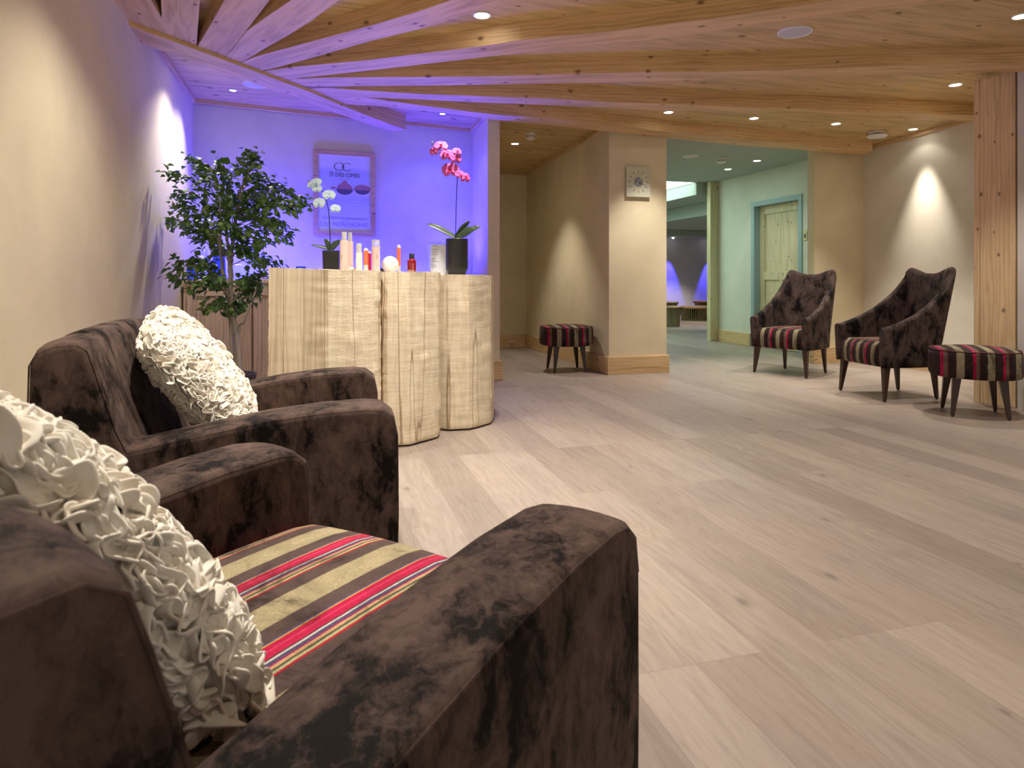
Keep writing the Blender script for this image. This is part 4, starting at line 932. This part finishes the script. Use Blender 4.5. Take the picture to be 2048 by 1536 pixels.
# ------------------------------------------------------------------ ruffled cushions
def cushion_mesh():
    base = B(); R = .245; T = .075
    def surf(u_, v_):                                  # u,v in [-1,1] -> front surface point
        e = max(0, (1-abs(u_)**3.2))*max(0, (1-abs(v_)**3.2))
        k = 1-.06*(u_*u_*v_*v_)
        return Vector((u_*R*k, v_*R*k, T*e**.5))
    n = 20
    for sgn in (1, -1):
        G = [[base.verts.new(Vector((surf(-1+2*i/n, -1+2*j/n).x, surf(-1+2*i/n, -1+2*j/n).y, sgn*surf(-1+2*i/n, -1+2*j/n).z*(1 if sgn > 0 else .8)))) for j in range(n+1)] for i in range(n+1)]
        for i in range(n):
            for j in range(n): base.faces.new((G[i][j], G[i+1][j], G[i+1][j+1], G[i][j+1]))
    bmesh.ops.remove_doubles(base, verts=base.verts, dist=.0005)
    rf = B(); rn = random.Random(5)
    def ribbon(p, nrm, tan, big):
        bt = nrm.cross(tan)
        if rn.random() < .72:                           # felt disc folded upwards
            r_ = rn.uniform(.017, .025); Rb = rn.uniform(.0065, .012); wv = rn.uniform(.10, .28); ph = rn.uniform(0, 6.28); fq = rn.choice((2, 3, 3, 4)); ln_ = rn.gauss(0, .35)
            rings = [[rf.verts.new(p + nrm*.004)]]
            for a_ in (.33, .62, .85, 1.0):
                ring = []
                for k in range(12):
                    th = 2*PI*k/12; rr_ = r_*a_*(1+.10*math.sin(2*th+ph)); s_ = rr_*math.sin(th); c_ = rr_*math.cos(th)
                    fa = max(-1.9, min(1.9, s_/Rb)); y_ = Rb*math.sin(fa) + (s_-fa*Rb)*math.cos(fa); z_ = Rb*(1-math.cos(fa)) + abs(s_-fa*Rb)*.9 + r_*wv*a_*a_*math.sin(fq*th+ph) + .004 + abs(c_)*.25
                    ring.append(rf.verts.new(p + tan*c_ + bt*(y_+ln_*z_) + nrm*max(-.002, z_)))
                rings.append(ring)
            for k in range(12): rf.faces.new((rings[0][0], rings[1][k], rings[1][(k+1)%12]))
            for a_, b_ in zip(rings[1:], rings[2:]):
                for k in range(12): rf.faces.new((a_[k], b_[k], b_[(k+1)%12], a_[(k+1)%12]))
            return
        kind = rn.random(); n_ = 8; Lh = rn.uniform(.022, .036)*big
        pts = []
        if kind < .45:                                 # curled loop
            r_ = rn.uniform(.008, .016)*big; a0 = rn.uniform(0, 6.28); sw = rn.uniform(2.6, 4.6)
            for i in range(n_+1):
                a_ = a0+sw*i/n_; pts.append((r_*math.cos(a_)*(1+.3*math.sin(3*a_)), r_*math.sin(a_)))
        else:                                          # meandering ruffle
            l_ = rn.uniform(.035, .06)*big; am = rn.uniform(.006, .012)*big; ph = rn.uniform(0, 6.28); fq = rn.uniform(1.2, 2.2); cv = rn.uniform(-.5, .5)
            for i in range(n_+1):
                s_ = i/n_-.5; pts.append((s_*l_, am*math.sin(ph+6.28*fq*s_)+cv*l_*s_*s_*4))
        lean = Vector((rn.gauss(0,.28), rn.gauss(0,.28)))
        rows = []
        for h in range(4):
            hh = h/3; row = []
            for i, (x_, y_) in enumerate(pts):
                e = math.sin(PI*min(1, max(0, i/n_)))**.35
                k = 1+hh*.45; z_ = Lh*hh*(.72+.28*e)
                X_ = x_*k + lean.x*Lh*hh*hh; Y_ = y_*k + lean.y*Lh*hh*hh
                row.append(rf.verts.new(p + tan*X_ + bt*Y_ + nrm*(z_-.002 - .010*hh*hh*hh)))
            rows.append(row)
        for a_, b_ in zip(rows, rows[1:]):
            for i in range(n_): rf.faces.new((a_[i], a_[i+1], b_[i+1], b_[i]))
    base.faces.ensure_lookup_table(); base.normal_update()
    cand = []; fs = [f for f in base.faces if f.calc_center_median().z > -.045]; ar = [f.calc_area() for f in fs]
    for f in rn.choices(fs, ar, k=14000):
        vv = [v.co for v in f.verts]; a_, b_ = rn.random(), rn.random()
        p = (vv[0].lerp(vv[1], a_)).lerp((vv[-1]).lerp(vv[2], a_), b_) if len(vv) == 4 else (vv[0]+vv[1]+vv[2])/3
        if all((p-q[0]).length_squared > .0112**2 for q in cand): cand.append((p, f.normal.copy()))
    for p, nrm in cand:
        if nrm.dot(p) < 0 and abs(p.z) > .01: nrm = -nrm
        nrm = (nrm + Vector((p.x, p.y, 0))*1.2).normalized()
        a_ = rn.uniform(0, 6.28); v0 = Vector((math.cos(a_), math.sin(a_), .3)); tan = (v0-nrm*nrm.dot(v0)).normalized()
        ribbon(p, nrm, tan, 1.15)
    return base, rf
def cushion(label):
    t = thing('ruffled_cushion', label, 'cushion', (0,0,0), 0, 'cream ruffled cushions')
    b_, r_ = cushion_mesh()
    obj('cushion_body', b_, plain('cushion_cloth', (.74,.68,.58), .9), t, smooth=True, angle=180)
    o = obj('ruffles', r_, M_felt, t, smooth=True, angle=180); o['kind'] = 'stuff'
    s = o.modifiers.new('thick', 'SOLIDIFY'); s.thickness = .0040; s.offset = 0
    ss = o.modifiers.new('sub', 'SUBSURF'); ss.levels = 1; ss.render_levels = 1
    return t
def pose(o, chair_loc, rz, lx, ly, lz, tilt, spin=0, yaw=0):
    # stands on edge against the backrest: local z faces the chair's front and leans back
    Mx = Matrix.Translation(chair_loc) @ Matrix.Rotation(rz, 4, 'Z') @ Matrix.Translation((lx, ly, lz)) @ Matrix.Rotation(yaw, 4, 'Z') @ Matrix.Rotation(PI/2-tilt, 4, 'Y') @ Matrix.Rotation(spin, 4, 'Z')
    o.matrix_world = Mx
cu1 = cushion('big cream ruffled felt cushion in the nearest armchair')
cu2 = copy_tree(cu1); cu2['label'] = 'cream ruffled felt cushion leaning in the armchair near the counter'
pose(cu1, (.180, 1.368, 0), A1, -.665, .02, .66, .62)
pose(cu2, (.215, 2.51, 0), 0, -.62, -.04, .66, .62, .2)

# ------------------------------------------------------------------ high-backed chairs
def tapered_leg(bm, x_, y_, x1, y1, h, w0=.024, w1=.011):
    a_ = [bm.verts.new((x_+sx*w0, y_+sy*w0, h)) for sx, sy in ((-1,-1),(1,-1),(1,1),(-1,1))]
    b_ = [bm.verts.new((x1+sx*w1, y1+sy*w1, .008)) for sx, sy in ((-1,-1),(1,-1),(1,1),(-1,1))]
    bm.faces.new(a_); bm.faces.new(b_[::-1])
    for i in range(4): bm.faces.new((b_[i], b_[(i+1)%4], a_[(i+1)%4], a_[i]))
def glide(t, x1, y1, leg):
    bm = B(); lathe(bm, [(.008,0),(.009,.009)], 12, Matrix.Translation((x1, y1, 0))); obj('glide', bm, M_black, leg, smooth=True)
def tub_chair(label, loc, rz):
    t = thing('high_backed_chair', label, 'armchair', loc, rz, 'high backed velvet chairs')
    half = [(.30,-.315,.600),(.24,-.323,.612),(.12,-.325,.652),(.0,-.322,.716),(-.10,-.315,.800),(-.185,-.305,.905),(-.235,-.292,1.01),(-.262,-.275,1.075),(-.285,-.235,1.098),(-.297,-.16,1.078),(-.302,-.08,1.052)]
    ctl = half + [(-.304,0,1.044)] + [(x_,-y_,z_) for x_, y_, z_ in half[::-1]]
    cur = catmull(ctl, 5); n = len(cur); Z0 = .275
    def lean(x_, z_):
        k = max(0, min(1, (-x_+.12)/.36)); return -.14*k*max(0, (z_-.40))/.7
    bm = B(); secs = []
    for i, c_ in enumerate(cur):
        a_, b_ = cur[max(0, i-1)], cur[min(n-1, i+1)]; tg = Vector((b_.x-a_.x, b_.y-a_.y)).normalized(); inn = Vector((-tg.y, tg.x))
        cen = Vector((0, 0)); 
        if inn.dot(cen-Vector((c_.x, c_.y))) < 0: inn = -inn
        th = .068 if i not in (0, n-1) else .05
        o_ = Vector((c_.x, c_.y)); fr_ = 0
        sec = []
        def add(off, z_): 
            q_ = o_+inn*off; sec.append(bm.verts.new((q_.x+lean(q_.x, z_), q_.y, z_)))
        base_in = .012 if i not in (0, n-1) else .02
        add(base_in+.010, Z0); add(base_in, Z0+.012)
        for k in range(1, 6): add(base_in*(1-k/5), Z0+(c_.z-.035-Z0)*k/5)
        for k in range(1, 6):
            a2 = PI*k/6; add(th/2-th/2*math.cos(a2), c_.z-.035+.035*math.sin(a2))
        for k in range(0, 5): add(th, c_.z-.035-(c_.z-.035-.36)*k/4)
        secs.append(sec)
    for a_, b_ in zip(secs, secs[1:]):
        for k in range(len(a_)-1): bm.faces.new((a_[k], a_[k+1], b_[k+1], b_[k]))
        bm.faces.new((a_[-1], a_[0], b_[0], b_[-1]))
    bm.faces.new(secs[0]); bm.faces.new(secs[-1][::-1])
    o = obj('shell', bm, M_vel2, t, bevel=.010, seg=3); o.modifiers['bevel'].angle_limit = math.radians(60)
    # striped seat
    bm = B(); nx, ny = 14, 18; hy = .252; G = []
    for i in range(nx+1):
        u_ = i/nx; row = []
        for j in range(ny+1):
            v_ = j/ny; y_ = -hy+2*hy*v_; bow = .018*(1-(y_/hy)**2)
            x_ = -.25+(.52+bow)*u_; ed = min(1, (1-u_)*.52/.04); ey = min(1, min(v_,1-v_)*2*hy/.04)
            z_ = .445+.035*math.sqrt(max(0, 1-(1-ed)**2))+.010*math.sin(PI*v_)*math.sin(PI*min(1, u_*.8+.2)) - .012*(1-ey)
            row.append(bm.verts.new((x_, y_, z_)))
        G.append(row)
    for a_, b_ in zip(G, G[1:]):
        for j in range(ny): bm.faces.new((a_[j], b_[j], b_[j+1], a_[j+1]))
    prev = G[-1]
    for z_, dxx in ((.40, .010), (.34, .012), (.295, .004), (.278, -.012)):
        nw = [bm.verts.new((v_.co.x+dxx if k == 0 else v_.co.x+dxx, v_.co.y, z_)) for k, v_ in enumerate(G[-1])]
        for j in range(ny): bm.faces.new((prev[j], nw[j], nw[j+1], prev[j+1]))
        prev = nw
    nw = [bm.verts.new((-.25, v_.co.y, .278)) for v_ in G[-1]]
    for j in range(ny): bm.faces.new((prev[j], nw[j], nw[j+1], prev[j+1]))
    obj('seat', bm, M_seat2, t, smooth=True, angle=60)
    for x_, y_, x1, y1 in ((.235,-.262,.262,-.285),(.235,.262,.262,.285),(-.23,-.215,-.255,-.225),(-.23,.215,-.255,.225)):
        bm = B(); tapered_leg(bm, x_, y_, x1, y1, .285, .026 if x_ > 0 else .022); lg = obj('leg', bm, M_leg, t, bevel=.002, seg=2); glide(t, x1, y1, lg)
    return t
c1 = tub_chair('high-backed brown crushed velvet chair in front of the passage corner', (4.765, 5.955, 0), math.radians(-157))
c2 = copy_tree(c1); c2.location = (4.66, 4.60, 0); c2.rotation_euler = (0, 0, math.radians(172))
c2['label'] = 'high-backed brown crushed velvet chair nearer the wooden post, beside the large striped stool'

# ------------------------------------------------------------------ round stools
def stool(label, loc, rz, r=.29, feet=None):
    t = thing('striped_stool', label, 'stool', loc, rz, 'round striped velvet stools')
    prof = [(r*.93,.283),(r*.975,.290),(r,.31),(r*1.005,.37),(r,.44),(r*.985,.463),(r*.955,.477),(r*.86,.486),(r*.6,.496),(r*.3,.500),(.003,.501)]
    bm = B(); lathe(bm, prof, 56)
    for v_ in bm.verts:                                 # slightly squared plan
        a_ = math.atan2(v_.co.y, v_.co.x); k = 1+.022*(-math.cos(4*a_)); v_.co.x *= k; v_.co.y *= k
    obj('cushion', bm, M_pouf, t, smooth=True, angle=60)
    bm = B(); ring = [Vector((r*.968*(1+.022*(-math.cos(4*a_)))*math.cos(a_), r*.968*(1+.022*(-math.cos(4*a_)))*math.sin(a_), .478)) for a_ in [2*PI*k/48 for k in range(49)]]
    tube(bm, ring, .0035, 6); obj('piping', bm, plain('dark_red_piping', (.14,.03,.035), .7), t, smooth=True)
    for x1, y1 in feet:
        k = .82; bm = B(); tapered_leg(bm, x1*k, y1*k, x1, y1, .288, .027); lg = obj('leg', bm, M_leg, t, bevel=.002, seg=2); glide(t, x1, y1, lg)
    return t
fe = [(.17*math.sqrt(2)*math.cos(a_), .17*math.sqrt(2)*math.sin(a_)) for a_ in [math.radians(d_) for d_ in (45,135,225,315)]]
s1 = stool('striped round velvet stool at the right edge, in front of the wooden post', (4.625, 3.80, 0), math.radians(-38), .295, fe)
s2 = copy_tree(s1); s2.location = (2.535, 6.80, 0); s2.rotation_euler = (0,0,math.radians(-6))
s2['label'] = 'striped round stool in the alcove beside the cream column'

# ------------------------------------------------------------------ world, camera
w = bpy.data.worlds.new('World'); S.world = w; w.use_nodes = True
w.node_tree.nodes['Background'].inputs[0].default_value = (1, .94, .86, 1); w.node_tree.nodes['Background'].inputs[1].default_value = .4
cam = bpy.data.cameras.new('Camera'); co_ = bpy.data.objects.new('Camera', cam); C.objects.link(co_)
cam.sensor_width = 36; cam.lens = 36*F/2048; cam.shift_y = -(768-H0)/2048; cam.clip_start = .05; cam.clip_end = 60
cam.dof.use_dof = True; cam.dof.focus_distance = 3.0; cam.dof.aperture_fstop = 9
co_.location = (0, 0, 1.0); co_.rotation_euler = (PI/2, 0, -TH)
S.camera = co_
S.view_settings.view_transform = 'Standard'; S.view_settings.look = 'None'; S.view_settings.gamma = 1; S.view_settings.use_curve_mapping = False
S.view_settings.exposure = 0.78
S.cycles.use_denoising = True
